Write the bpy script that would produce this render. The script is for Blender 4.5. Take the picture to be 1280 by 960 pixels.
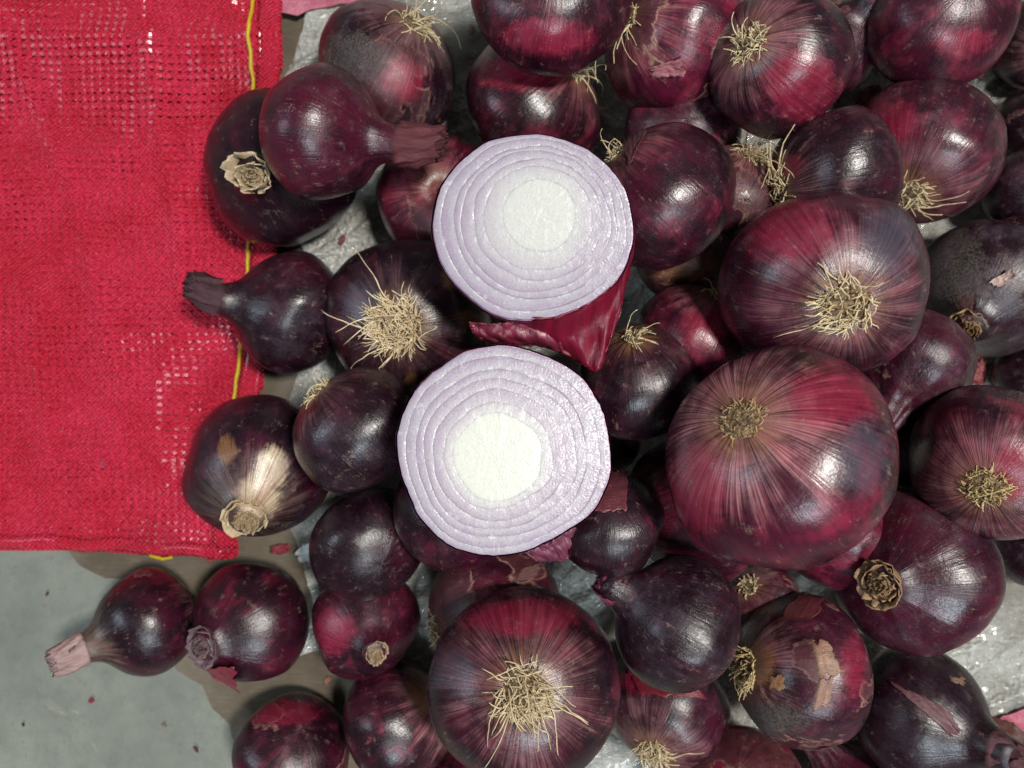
import bpy, bmesh, math, random
import numpy as np
from mathutils import Vector, Matrix, noise
from mathutils.bvhtree import BVHTree

for o in list(bpy.data.objects):
    bpy.data.objects.remove(o, do_unlink=True)
scene = bpy.context.scene
COL = scene.collection

# ------------------------------------------------------------------ camera
H = 0.40            # lens height above the floor (phone held over the heap)
FPX = 924.0         # focal length in photograph pixels (1280 wide)
FLOOR = 0.0
cam = bpy.data.cameras.new('camera')
cam.sensor_width = 36.0
cam.lens = 36.0 * FPX / 1280.0
cam.clip_start = 0.01
cam.clip_end = 50
cam.dof.use_dof = True
cam.dof.focus_distance = H - 0.115
cam.dof.aperture_fstop = 9.0
cam_o = bpy.data.objects.new('camera', cam)
cam_o.location = (0, 0, H)
COL.objects.link(cam_o)
scene.camera = cam_o

# ------------------------------------------------------------------ light
world = bpy.data.worlds.new('World')
scene.world = world
world.use_nodes = True
world.node_tree.nodes['Background'].inputs[0].default_value = (0.62, 0.65, 0.66, 1)
world.node_tree.nodes['Background'].inputs[1].default_value = 0.14

def area(name, loc, target, sx, sy, power, col):
    l = bpy.data.lights.new(name, 'AREA')
    l.shape = 'RECTANGLE'
    l.size, l.size_y = sx, sy
    l.energy = power
    l.color = col
    o = bpy.data.objects.new(name, l)
    o.location = loc
    o.rotation_euler = (Vector(target) - Vector(loc)).to_track_quat('-Z', 'Y').to_euler()
    COL.objects.link(o)
    return o

area('ceiling_lamp_light', (0.52, 0.12, 1.50), (0.0, 0, 0.05), 0.18, 0.18, 25, (1.0, 0.97, 0.91))
area('doorway_light', (0.22, -0.85, 1.25), (0.0, 0, 0.05), 0.30, 0.30, 9, (0.80, 0.92, 1.0))
area('window_light', (-1.20, 0.10, 0.95), (0.0, 0, 0.05), 0.22, 0.50, 4.5, (0.72, 0.87, 1.0))

scene.view_settings.view_transform = 'Standard'
scene.view_settings.look = 'None'
scene.view_settings.exposure = 0.0
scene.view_settings.gamma = 1.0
scene.render.engine = 'CYCLES'

# ------------------------------------------------------------------ helpers
def pix(px, py, z):
    """world point seen at photograph pixel (px, py) on the level z"""
    k = (H - z) / FPX
    return Vector(((px - 640) * k, -(py - 480) * k, z))

def smooth(a, b, x):
    t = np.clip((x - a) / (b - a), 0, 1)
    return t * t * (3 - 2 * t)

def link(name, mesh, mat=None, parent=None):
    o = bpy.data.objects.new(name, mesh)
    COL.objects.link(o)
    if mat is not None:
        mesh.materials.append(mat)
    if parent is not None:
        o.parent = parent
    return o

def mesh_from(verts, faces, smooth_shade=True):
    me = bpy.data.meshes.new('mesh')
    me.from_pydata([tuple(v) for v in verts], [], [tuple(f) for f in faces])
    if smooth_shade:
        me.polygons.foreach_set('use_smooth', [True] * len(me.polygons))
    me.update()
    return me

def tag(o, label, cat=None, group=None, kind=None):
    if label: o['label'] = label
    if cat: o['category'] = cat
    if group: o['group'] = group
    if kind: o['kind'] = kind
    return o

def empty(name, loc):
    o = bpy.data.objects.new(name, None)
    o.empty_display_size = 0.02
    o.location = loc
    COL.objects.link(o)
    return o

class NT:
    """tiny node-graph writer"""
    def __init__(s, name):
        s.mat = bpy.data.materials.new(name)
        s.mat.use_nodes = True
        s.t = s.mat.node_tree
        s.b = s.t.nodes['Principled BSDF']
        s.out = s.t.nodes['Material Output']
    def put(s, sock, v):
        if v is None: return
        if isinstance(v, bpy.types.NodeSocket): s.t.links.new(v, sock)
        elif isinstance(v, (tuple, list)) and sock.type == 'RGBA' and len(v) == 3: sock.default_value = (*v, 1)
        else: sock.default_value = v
    def node(s, typ, **attrs):
        n = s.t.nodes.new(typ)
        for k, v in attrs.items(): setattr(n, k, v)
        return n
    def math(s, op, a, b=None, c=None, clamp=False):
        n = s.node('ShaderNodeMath', operation=op, use_clamp=clamp)
        for i, v in enumerate((a, b, c)): s.put(n.inputs[i], v)
        return n.outputs[0]
    def vec(s, op, a, b=None):
        n = s.node('ShaderNodeVectorMath', operation=op)
        s.put(n.inputs[0], a)
        if b is not None: s.put(n.inputs['Scale' if op == 'SCALE' else 1], b)
        return n.outputs['Value'] if op in ('LENGTH', 'DOT_PRODUCT') else n.outputs[0]
    def noise(s, vec, scale, detail=3, rough=0.55, w=None, dist=0.0):
        n = s.node('ShaderNodeTexNoise', noise_dimensions='4D' if w is not None else '3D')
        s.put(n.inputs['Vector'], vec)
        if w is not None: s.put(n.inputs['W'], w)
        n.inputs['Scale'].default_value = scale
        n.inputs['Detail'].default_value = detail
        n.inputs['Roughness'].default_value = rough
        n.inputs['Distortion'].default_value = dist
        return n.outputs['Fac']
    def ramp(s, v, a, b, lo=0.0, hi=1.0):
        n = s.node('ShaderNodeMapRange', interpolation_type='SMOOTHSTEP')
        s.put(n.inputs[0], v)
        for i, x in enumerate((a, b, lo, hi)): s.put(n.inputs[i + 1], x)
        return n.outputs[0]
    def mix(s, f, a, b, mode='MIX'):
        n = s.node('ShaderNodeMix', data_type='RGBA', blend_type=mode)
        s.put(n.inputs['Factor'], f); s.put(n.inputs['A'], a); s.put(n.inputs['B'], b)
        return n.outputs['Result']
    def attr(s, name):
        n = s.node('ShaderNodeAttribute', attribute_type='OBJECT', attribute_name=name)
        return n.outputs['Fac']
    def gattr(s, name):
        n = s.node('ShaderNodeAttribute', attribute_type='GEOMETRY', attribute_name=name)
        return n.outputs['Fac']
    def coord(s, which='Object'):
        return s.node('ShaderNodeTexCoord').outputs[which]
    def info(s, which):
        return s.node('ShaderNodeObjectInfo').outputs[which]
    def comb(s, x, y, z):
        n = s.node('ShaderNodeCombineXYZ')
        for i, v in enumerate((x, y, z)): s.put(n.inputs[i], v)
        return n.outputs[0]
    def sep(s, v):
        n = s.node('ShaderNodeSeparateXYZ'); s.put(n.inputs[0], v)
        return n.outputs
    def bump(s, h, dist, strength=1.0, normal=None):
        n = s.node('ShaderNodeBump')
        n.inputs['Strength'].default_value = strength
        n.inputs['Distance'].default_value = dist
        s.put(n.inputs['Height'], h)
        if normal is not None: s.put(n.inputs['Normal'], normal)
        return n.outputs[0]
    def set(s, **kw):
        for k, v in kw.items(): s.put(s.b.inputs[k.replace('_', ' ')], v)
        return s.mat

# ------------------------------------------------------------------ materials
def skin_material():
    """red onion skin; local unit coordinates, root end at -Z, neck end at +Z.
    dark / red / dust / pale / creamy / torn are the bulb's own skin traits."""
    m = NT('onion_skin')
    P = m.coord('Object')
    x, y, z = m.sep(P)
    W = m.attr('seed')
    rho = m.math('MAXIMUM', m.math('SQRT', m.math('ADD', m.math('MULTIPLY', x, x), m.math('MULTIPLY', y, y))), 0.02)
    cx, cy = m.math('DIVIDE', x, rho), m.math('DIVIDE', y, rho)
    V1 = m.comb(m.math('MULTIPLY', cx, 5.0), m.math('MULTIPLY', cy, 5.0), m.math('MULTIPLY', z, 1.1))
    V2 = m.comb(m.math('MULTIPLY', cx, 19.0), m.math('MULTIPLY', cy, 19.0), m.math('MULTIPLY', z, 1.6))
    V3 = m.comb(m.math('MULTIPLY', cx, 45.0), m.math('MULTIPLY', cy, 45.0), m.math('MULTIPLY', z, 3.0))
    st1 = m.noise(V1, 1.0, 4, 0.6, W)
    st2 = m.noise(V2, 1.0, 3, 0.6, W)
    st3 = m.noise(V3, 1.0, 2, 0.6, W)
    bl = m.noise(P, 1.3, 5, 0.58, W, 0.3)
    bl2 = m.noise(P, 2.6, 5, 0.62, m.math('ADD', W, 7.3), 0.4)
    bl3 = m.noise(P, 7.0, 4, 0.65, m.math('ADD', W, 3.1))
    fine = m.noise(P, 38.0, 3, 0.65, W)
    dark, red, dust = m.attr('dark'), m.attr('red'), m.attr('dust')
    pale, creamy, torn = m.attr('pale'), m.attr('creamy'), m.attr('torn')
    # ground colour: black-purple to wine to crimson
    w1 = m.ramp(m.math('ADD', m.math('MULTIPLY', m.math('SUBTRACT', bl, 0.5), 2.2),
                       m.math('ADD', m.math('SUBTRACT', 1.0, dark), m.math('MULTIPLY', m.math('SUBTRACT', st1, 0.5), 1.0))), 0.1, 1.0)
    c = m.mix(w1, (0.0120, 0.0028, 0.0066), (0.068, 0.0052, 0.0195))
    w2 = m.ramp(m.math('ADD', m.math('MULTIPLY', m.math('SUBTRACT', bl2, 0.5), 2.4),
                       m.math('ADD', red, m.math('MULTIPLY', m.math('SUBTRACT', st1, 0.5), 0.75))), 0.35, 1.1)
    c = m.mix(m.math('MULTIPLY', w2, 0.92), c, (0.235, 0.0095, 0.036))
    # veins
    veins = m.ramp(st2, 0.30, 0.72, 0.80, 1.14)
    vv = m.comb(veins, veins, veins)
    c = m.mix(1.0, c, vv, 'MULTIPLY')
    # pale streaks fanning out of the root
    near = m.ramp(m.math('ADD', z, m.math('MULTIPLY', m.math('SUBTRACT', st1, 0.5), -0.55)), -0.30, -0.72)
    ps = m.ramp(m.math('ADD', m.math('MULTIPLY', m.math('SUBTRACT', st3, 0.5), 1.5),
                       m.math('ADD', m.math('ADD', m.math('MULTIPLY', m.math('SUBTRACT', st1, 0.5), 1.6), m.math('MULTIPLY', m.math('SUBTRACT', st2, 0.5), 0.8)), near)), 0.15, 1.25)
    ps = m.math('MULTIPLY', m.math('MULTIPLY', ps, near), m.math('MULTIPLY', pale, m.ramp(bl2, 0.34, 0.62, 0.15, 1.0)))
    c = m.mix(m.math('MULTIPLY', ps, 0.62), c, m.mix(m.ramp(st3, 0.35, 0.65), (0.27, 0.030, 0.062), (0.62, 0.34, 0.33)))
    # brown fibres right at the root plate
    rb = m.math('MULTIPLY', m.ramp(z, -0.66, -0.77), m.ramp(st2, 0.40, 0.62))
    rb = m.math('MULTIPLY', rb, m.ramp(rho, 0.50, 0.16))
    c = m.mix(m.math('MULTIPLY', rb, 0.8), c, (0.30, 0.145, 0.06))
    # bleached papery neck
    nk = m.math('MULTIPLY', m.ramp(m.math('ADD', z, m.math('MULTIPLY', m.math('SUBTRACT', st1, 0.5), 0.9)), 0.64, 0.90), creamy)
    nk = m.math('MULTIPLY', nk, m.ramp(m.math('ADD', m.math('MULTIPLY', st2, 0.6), m.math('MULTIPLY', bl2, 0.5)), 0.38, 0.60))
    c = m.mix(nk, c, m.mix(st3, (0.40, 0.26, 0.20), (0.66, 0.56, 0.38)))
    # outer dry skin torn away in patches: a dull brown coat over the glossy one
    td = m.noise(m.vec('ADD', P, m.comb(m.math('MULTIPLY', st1, 0.5), m.math('MULTIPLY', st2, 0.3), 0.0)), 0.85, 3, 0.5, m.math('ADD', W, 21.0))
    edge = m.math('ADD', td, m.math('MULTIPLY', m.math('SUBTRACT', bl3, 0.5), 0.05))
    thr = m.math('SUBTRACT', 0.80, m.math('MULTIPLY', torn, 0.33))
    coat = m.ramp(m.math('SUBTRACT', edge, thr), -0.003, 0.003)
    lip = m.math('MULTIPLY', m.ramp(m.math('SUBTRACT', edge, thr), -0.012, 0.001), m.ramp(m.math('SUBTRACT', edge, thr), 0.010, 0.0))
    coatc = m.mix(m.ramp(bl3, 0.3, 0.7), (0.038, 0.008, 0.014), (0.105, 0.018, 0.028))
    coatc = m.mix(m.ramp(st2, 0.42, 0.68), coatc, (0.085, 0.034, 0.030))
    c = m.mix(m.math('MULTIPLY', coat, 0.85), c, coatc)
    c = m.mix(m.math('MULTIPLY', lip, m.math('MULTIPLY', torn, 0.9)), c, (0.36, 0.18, 0.14))
    # markings of the single bulb; the blue-grey one also paints reflected sheen
    def blot(name): return m.ramp(m.math('ADD', m.gattr(name), m.math('ADD', m.math('MULTIPLY', m.math('SUBTRACT', bl3, 0.5), 1.5), m.math('ADD', m.math('MULTIPLY', m.math('SUBTRACT', st3, 0.5), 0.9), m.math('MULTIPLY', m.math('SUBTRACT', fine, 0.5), 0.5)))), 0.15, 1.0)
    c = m.mix(m.math('MULTIPLY', blot('blush'), 0.68), c, m.mix(m.ramp(st2, 0.3, 0.7), (0.20, 0.007, 0.026), (0.33, 0.022, 0.062)))
    c = m.mix(m.math('MULTIPLY', blot('ochre'), 0.62), c, m.mix(st3, (0.22, 0.075, 0.03), (0.36, 0.19, 0.075)))
    c = m.mix(m.math('MULTIPLY', blot('cream'), 0.9), c, m.mix(m.ramp(st2, 0.35, 0.65), (0.36, 0.20, 0.14), (0.64, 0.54, 0.36)))
    brz_sheen = blot('bruise_sheen')
    c = m.mix(m.math('MULTIPLY', brz_sheen, 0.62), c, m.mix(st3, (0.040, 0.036, 0.052), (0.085, 0.080, 0.108)))
    mould = blot('mould')
    c = m.mix(m.math('MULTIPLY', mould, 0.9), c, m.mix(m.ramp(fine, 0.35, 0.65), (0.010, 0.009, 0.008), (0.100, 0.078, 0.062)))
    # waxy bloom, soil and specks
    db = m.math('MULTIPLY', dust, m.ramp(m.math('ADD', bl2, m.math('MULTIPLY', m.math('SUBTRACT', fine, 0.5), 0.35)), 0.40, 0.68))
    c = m.mix(m.math('MULTIPLY', db, 0.75), c, m.mix(m.ramp(bl3, 0.3, 0.7), (0.034, 0.019, 0.034), (0.105, 0.070, 0.098)))
    so = m.math('MULTIPLY', m.math('SUBTRACT', dust, 0.25), m.ramp(m.math('ADD', m.math('MULTIPLY', bl3, 0.6), m.math('MULTIPLY', bl, 0.6)), 0.60, 0.78), clamp=True)
    c = m.mix(so, c, m.mix(fine, (0.012, 0.010, 0.009), (0.085, 0.066, 0.050)))
    sp = m.noise(P, 62.0, 2, 0.5, m.math('ADD', W, 5.0))
    c = m.mix(m.ramp(sp, 0.715, 0.765, 0, 0.5), c, (0.38, 0.31, 0.27))
    # scuffs: thin light scratches
    sc = m.noise(m.vec('MULTIPLY', P, (3.0, 30.0, 9.0)), 1.0, 2, 0.5, m.math('ADD', W, 11.0), 1.6)
    scm = m.math('MULTIPLY', m.ramp(m.math('ABSOLUTE', m.math('SUBTRACT', sc, 0.5)), 0.014, 0.004), m.ramp(bl3, 0.56, 0.66))
    c = m.mix(m.math('MULTIPLY', scm, 0.40), c, (0.34, 0.24, 0.24))
    rough = m.math('ADD', m.math('MULTIPLY', bl2, 0.20), m.math('MULTIPLY', db, 0.22))
    rough = m.math('ADD', m.math('ADD', rough, 0.195), m.math('MULTIPLY', coat, 0.16))
    rough = m.math('ADD', rough, m.math('ADD', m.math('MULTIPLY', m.math('SUBTRACT', fine, 0.5), 0.22), m.math('MULTIPLY', mould, 0.3)))
    hgt = m.math('ADD', m.math('MULTIPLY', st2, 0.13), m.math('MULTIPLY', st3, 0.10))
    hgt = m.math('ADD', hgt, m.math('MULTIPLY', fine, 0.10))
    hgt = m.math('ADD', hgt, m.math('MULTIPLY', coat, 0.40))
    hgt = m.math('ADD', hgt, m.math('MULTIPLY', bl3, 0.22))
    nrm = m.bump(hgt, 0.0011, 0.75)
    m.set(Base_Color=c, Roughness=rough, Normal=nrm)
    m.b.inputs['Specular IOR Level'].default_value = 0.55
    return m.mat

def papery_material(name, c1, c2, rough=0.42, tint=True, trans=0.0):
    """dry papery skin, streaked along local X of the piece (uses the 'along' attribute)"""
    m = NT(name)
    P = m.coord('Object')
    W = m.info('Random')
    a = m.gattr('across')
    l = m.gattr('along')
    v = m.comb(m.math('MULTIPLY', a, 22.0), m.math('MULTIPLY', l, 1.6), 0.0)
    s1 = m.noise(v, 1.0, 4, 0.6, m.math('MULTIPLY', W, 40.0))
    b = m.noise(P, 160.0, 4, 0.6)
    b2 = m.noise(P, 900.0, 3, 0.6)
    c = m.mix(m.ramp(s1, 0.3, 0.7), c1, c2)
    c = m.mix(m.ramp(b, 0.35, 0.72, 0, 0.6), c, m.mix(0.5, c2, (0.10, 0.05, 0.045)))
    if tint:
        c = m.mix(1.0, c, m.info('Color'), 'MULTIPLY')
        fd = m.math('ADD', m.gattr('fade'), m.math('MULTIPLY', m.math('SUBTRACT', s1, 0.5), m.math('MULTIPLY', m.gattr('fade'), 1.2)))
        m.set(Alpha=m.ramp(fd, 0.35, 0.75, 1.0, 0.0))
    h = m.math('ADD', m.math('MULTIPLY', s1, 0.7), m.math('ADD', m.math('MULTIPLY', b, 0.5), m.math('MULTIPLY', b2, 0.2)))
    m.set(Base_Color=c, Roughness=m.ramp(b, 0.2, 0.8, rough - 0.08, rough + 0.14), Normal=m.bump(h, 0.0007, 0.8))
    return m.mat

def root_material():
    m = NT('dry_root')
    P = m.coord('Object')
    n = m.noise(P, 14.0, 3, 0.6)
    n2 = m.noise(P, 70.0, 2, 0.6)
    c = m.mix(m.ramp(n, 0.3, 0.7), (0.46, 0.34, 0.18), (0.76, 0.64, 0.42))
    c = m.mix(m.ramp(n2, 0.55, 0.75, 0, 0.5), c, (0.14, 0.09, 0.05))
    c = m.mix(1.0, c, m.info('Color'), 'MULTIPLY')
    c = m.mix(m.ramp(m.noise(P, 7.0, 2, 0.5), 0.52, 0.72, 0, 0.45), c, (0.20, 0.13, 0.07))
    m.set(Base_Color=c, Roughness=0.8)
    return m.mat

def plate_material():
    m = NT('root_plate_fibre')
    P = m.coord('Object')
    n = m.noise(P, 22.0, 4, 0.65)
    c = m.mix(m.ramp(n, 0.3, 0.7), (0.075, 0.040, 0.022), (0.34, 0.22, 0.11))
    m.set(Base_Color=c, Roughness=0.85, Normal=m.bump(n, 0.003, 1.0))
    return m.mat

def flesh_material():
    m = NT('wet_onion_flesh')
    P = m.coord('Object')
    e = m.gattr('edge')
    n = m.noise(P, 260.0, 4, 0.65)
    n2 = m.noise(P, 1100.0, 2, 0.6)
    n3 = m.noise(P, 75.0, 4, 0.65)
    base = m.info('Color')
    rind = m.attr('rind')
    # each scale is milky on its inner side and turns lilac towards its outer rind
    t = m.math('ADD', e, m.math('ADD', m.math('MULTIPLY', m.math('SUBTRACT', n3, 0.5), 1.5), m.math('MULTIPLY', m.math('SUBTRACT', n, 0.5), 0.7)))
    lil = m.mix(1.0, base, (0.93, 0.84, 0.94), 'MULTIPLY')
    mil = m.mix(1.0, base, (1.12, 1.12, 1.10), 'MULTIPLY')
    c = m.mix(m.math('MULTIPLY', m.ramp(t, 0.15, 0.95), rind), mil, lil)
    rim = m.math('MULTIPLY', m.ramp(m.math('ADD', e, m.math('MULTIPLY', m.math('SUBTRACT', n, 0.5), 0.30)), 0.82, 1.0), m.math('MULTIPLY', rind, m.ramp(n3, 0.38, 0.62)))
    c = m.mix(m.math('MULTIPLY', rim, 0.45), c, (0.40, 0.17, 0.36))
    # beads of juice and torn membrane along the inner side
    froth = m.math('MULTIPLY', m.ramp(m.math('ADD', e, m.math('MULTIPLY', m.math('SUBTRACT', n3, 0.5), 0.5)), 0.30, 0.0), m.ramp(n, 0.50, 0.60))
    c = m.mix(m.math('MULTIPLY', froth, m.math('MULTIPLY', rind, 0.55)), c, (0.74, 0.73, 0.75))
    c = m.mix(m.ramp(n, 0.58, 0.70, 0.0, 0.30), c, (0.74, 0.72, 0.76))
    h = m.math('ADD', m.math('MULTIPLY', n, 1.0), m.math('ADD', m.math('MULTIPLY', n2, 0.6), m.math('MULTIPLY', froth, 0.3)))
    m.set(Base_Color=c, Roughness=m.ramp(n2, 0.35, 0.65, 0.22, 0.46), Normal=m.bump(h, 0.00021, 0.8))
    m.b.inputs['Subsurface Weight'].default_value = 0.5
    m.b.inputs['Subsurface Radius'].default_value = (1.0, 0.8, 0.9)
    m.b.inputs['Subsurface Scale'].default_value = 0.0035
    return m.mat

def concrete_material():
    m = NT('concrete')
    P = m.coord('Object')
    n = m.noise(P, 9.0, 5, 0.6)
    n2 = m.noise(P, 55.0, 5, 0.65)
    n3 = m.noise(P, 420.0, 3, 0.6)
    n4 = m.noise(P, 24.0, 4, 0.6, dist=0.8)
    c = m.mix(m.ramp(n, 0.3, 0.7), (0.165, 0.175, 0.150), (0.255, 0.262, 0.222))
    c = m.mix(m.ramp(n2, 0.35, 0.72, 0, 0.55), c, (0.125, 0.134, 0.120))
    c = m.mix(m.ramp(n4, 0.62, 0.74, 0, 0.55), c, (0.36, 0.34, 0.26))
    c = m.mix(m.ramp(n3, 0.62, 0.72, 0, 0.4), c, (0.085, 0.085, 0.080))
    h = m.math('ADD', n2, m.math('MULTIPLY', n3, 0.5))
    m.set(Base_Color=c, Roughness=0.78, Normal=m.bump(h, 0.0012, 0.6))
    return m.mat

def brown_material():
    m = NT('mottled_brown')
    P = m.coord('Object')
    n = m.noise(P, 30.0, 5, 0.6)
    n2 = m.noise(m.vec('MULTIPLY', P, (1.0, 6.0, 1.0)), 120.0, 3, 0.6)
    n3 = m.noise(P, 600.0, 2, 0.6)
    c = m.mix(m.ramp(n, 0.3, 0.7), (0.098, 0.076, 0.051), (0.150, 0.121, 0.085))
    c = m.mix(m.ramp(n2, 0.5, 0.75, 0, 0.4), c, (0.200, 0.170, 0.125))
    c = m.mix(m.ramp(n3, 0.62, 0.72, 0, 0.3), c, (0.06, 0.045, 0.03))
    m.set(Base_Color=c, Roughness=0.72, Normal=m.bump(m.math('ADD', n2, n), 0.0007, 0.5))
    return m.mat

def plastic_material():
    m = NT('crinkled_clear_plastic')
    P = m.coord('Object')
    w = m.noise(P, 12.0, 4, 0.65)
    n = m.noise(m.vec('MULTIPLY', P, (1.0, 2.0, 1.0)), 120.0, 4, 0.7, dist=0.6)
    n2 = m.noise(P, 620.0, 3, 0.7)
    vor = m.node('ShaderNodeTexVoronoi'); m.put(vor.inputs['Vector'], m.vec('ADD', P, m.comb(m.math('MULTIPLY', n, 0.003), 0.0, 0.0))); vor.inputs['Scale'].default_value = 420.0
    c = m.mix(m.ramp(n, 0.35, 0.7), (0.56, 0.55, 0.50), (0.76, 0.78, 0.75))
    h = m.math('ADD', m.math('MULTIPLY', n, 0.8), m.math('ADD', m.math('MULTIPLY', n2, 0.35), m.math('MULTIPLY', vor.outputs['Distance'], 0.8)))
    m.set(Base_Color=c, Roughness=m.ramp(n2, 0.35, 0.65, 0.06, 0.24), Normal=m.bump(h, 0.0016, 1.0), Alpha=m.ramp(w, 0.35, 0.65, 0.22, 0.72))
    m.b.inputs['Specular IOR Level'].default_value = 1.0
    m.b.inputs['Coat Weight'].default_value = 0.6
    m.b.inputs['Coat Roughness'].default_value = 0.05
    return m.mat

def simple(name, c1, c2, rough, scale=80.0, bumpd=0.0006, alpha=1.0, spec=0.5):
    m = NT(name)
    P = m.coord('Object')
    n = m.noise(P, scale, 4, 0.6)
    n2 = m.noise(P, scale * 6, 3, 0.6)
    m.set(Base_Color=m.mix(m.ramp(n, 0.3, 0.7), c1, c2), Roughness=m.ramp(n2, 0.3, 0.7, rough - 0.08, rough + 0.08),
          Normal=m.bump(m.math('ADD', n, m.math('MULTIPLY', n2, 0.4)), bumpd, 0.8))
    m.b.inputs['Alpha'].default_value = alpha
    m.b.inputs['Specular IOR Level'].default_value = spec
    return m.mat

def net_material():
    m = NT('red_plastic_net')
    P = m.coord('Object')
    n = m.noise(P, 35.0, 4, 0.6)
    n2 = m.noise(P, 700.0, 2, 0.6)
    n3 = m.noise(P, 1500.0, 2, 0.5)
    c = m.mix(m.ramp(n, 0.3, 0.7), (0.62, 0.010, 0.036), (0.74, 0.024, 0.072))
    c = m.mix(m.ramp(n2, 0.55, 0.8, 0, 0.5), c, (0.78, 0.13, 0.20))
    x, y, z = m.sep(P)
    wv = m.math('MULTIPLY', m.math('SINE', m.math('MULTIPLY', x, 2400.0)), m.math('SINE', m.math('MULTIPLY', y, 2600.0)))
    m.b.inputs['Coat Weight'].default_value = 0.25
    m.b.inputs['Coat Roughness'].default_value = 0.12
    h = m.math('ADD', m.math('ADD', n2, m.math('MULTIPLY', n3, 0.6)), m.math('MULTIPLY', wv, 0.35))
    m.set(Base_Color=c, Roughness=m.ramp(n2, 0.45, 0.62, 0.42, 0.10), Normal=m.bump(h, 0.0019, 1.0))
    return m.mat

SKIN = skin_material()
NECK = papery_material('dry_neck_skin', (0.040, 0.009, 0.016), (0.125, 0.040, 0.052), 0.5)
PAPER = papery_material('loose_onion_skin', (0.55, 0.50, 0.50), (1.0, 0.95, 0.95), 0.36)
ROOT = root_material()
PLATE = plate_material()
FLESH = flesh_material()
CONCRETE = concrete_material()
BROWN = brown_material()
PLASTIC = plastic_material()
NET = net_material()
YELLOW = simple('yellow_plastic_thread', (0.52, 0.34, 0.008), (0.72, 0.50, 0.02), 0.35, 900.0, 0.0006)
PINK = simple('pink_plastic_film', (0.46, 0.11, 0.17), (0.62, 0.20, 0.27), 0.30, 120.0, 0.003, 0.9)

# ------------------------------------------------------------------ setting
def sheet_from_outline(name, pts, z, mat, thick):
    """thin flat sheet with a real thickness from an outline in metres"""
    bm = bmesh.new()
    vs = [bm.verts.new((p[0], p[1], z)) for p in pts]
    f = bm.faces.new(vs)
    if f.normal.z < 0: f.normal_flip()
    r = bmesh.ops.extrude_face_region(bm, geom=[f])
    bmesh.ops.translate(bm, vec=(0, 0, thick), verts=[g for g in r['geom'] if isinstance(g, bmesh.types.BMVert)])
    bmesh.ops.recalc_face_normals(bm, faces=bm.faces)
    bmesh.ops.triangulate(bm, faces=bm.faces)
    me = bpy.data.meshes.new(name)
    bm.to_mesh(me); bm.free()
    return link(name, me, mat)

def grid_mesh(x0, x1, y0, y1, nx, ny, zf):
    vs, fs = [], []
    for j in range(ny + 1):
        for i in range(nx + 1):
            x = x0 + (x1 - x0) * i / nx; y = y0 + (y1 - y0) * j / ny
            vs.append((x, y, zf(x, y)))
    for j in range(ny):
        for i in range(nx):
            a = j * (nx + 1) + i
            fs.append((a, a + 1, a + nx + 2, a + nx + 1))
    return mesh_from(vs, fs)

floor = link('concrete_floor', grid_mesh(-1.6, 1.6, -1.6, 1.6, 64, 64, lambda x, y: 0.0006 * noise.noise((x * 20, y * 20, 0)) - 0.0008), CONCRETE)
tag(floor, 'grey-green rough concrete floor under the heap', kind='structure')

def ragged(pts, step, amp, seed):
    out = []
    n = len(pts)
    for i in range(n):
        a, b = Vector(pts[i]), Vector(pts[(i + 1) % n])
        d = (b - a).length
        k = max(1, int(d / step))
        nrm = Vector((-(b - a).y, (b - a).x)).normalized() if d > 0 else Vector((0, 0))
        for j in range(k):
            p = a.lerp(b, j / k)
            out.append(p + nrm * amp * noise.noise((p.x * 160 + seed, p.y * 160, seed)))
    return out

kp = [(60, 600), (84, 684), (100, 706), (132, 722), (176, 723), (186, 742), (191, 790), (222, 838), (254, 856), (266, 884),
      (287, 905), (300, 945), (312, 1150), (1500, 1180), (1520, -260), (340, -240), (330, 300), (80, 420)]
brown_flat = sheet_from_outline('brown_sheet', ragged([pix(a, b, 0.001).xy for a, b in kp], 0.006, 0.0012, 3.0), 0.0006, BROWN, 0.0012)  # thin mottled brown sheet with a ragged outline over the concrete
tag(brown_flat, 'flat brown sheet on the concrete with a ragged edge', 'paper')

def plastic_h(x, y):
    u, v = x * 0.86 + y * 0.5, y * 0.86 - x * 0.5
    w = 0.02 * noise.noise((x * 9, y * 9, 4))
    r = abs(noise.noise((u * 9 + 3, (v + w) * 46, 2.1)))
    r2 = abs(noise.noise((u * 34 + 5, (v + w) * 120, 9.1)))
    r3 = abs(noise.noise((x * 150, y * 150, 5.5)))
    return 0.0030 + 0.0048 * (1 - r) ** 6 + 0.0024 * (1 - r2) ** 3 + 0.0009 * (1 - r3) ** 2
def plastic_sheet():
    p0, p1 = pix(368, 900, 0.004), pix(1500, -220, 0.004)
    nx, ny = 330, 330
    vs, fs = [], []
    for j in range(ny + 1):
        for i in range(nx + 1):
            u, v = i / nx, j / ny
            x = p0.x + (p1.x - p0.x) * u; y = p0.y + (p1.y - p0.y) * v
            k = (1 - v) ** 6 * 0.04 * math.sin(u * 9 + 1.0) + (1 - v) ** 4 * -0.06 * smooth(0.2, 0.7, np.float64(u))
            l = (1 - u) ** 6 * 0.010 * math.sin(v * 17)
            x, y = x + l, y + float(k)
            vs.append((x, y, plastic_h(x, y)))
    for j in range(ny):
        for i in range(nx):
            a = j * (nx + 1) + i
            fs.append((a, a + 1, a + nx + 2, a + nx + 1))
    return mesh_from(vs, fs)
pl = link('plastic_sheet', plastic_sheet(), PLASTIC)
tag(pl, 'crinkled clear plastic sheet spread beneath the heap of onions', 'plastic sheet')

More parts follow.
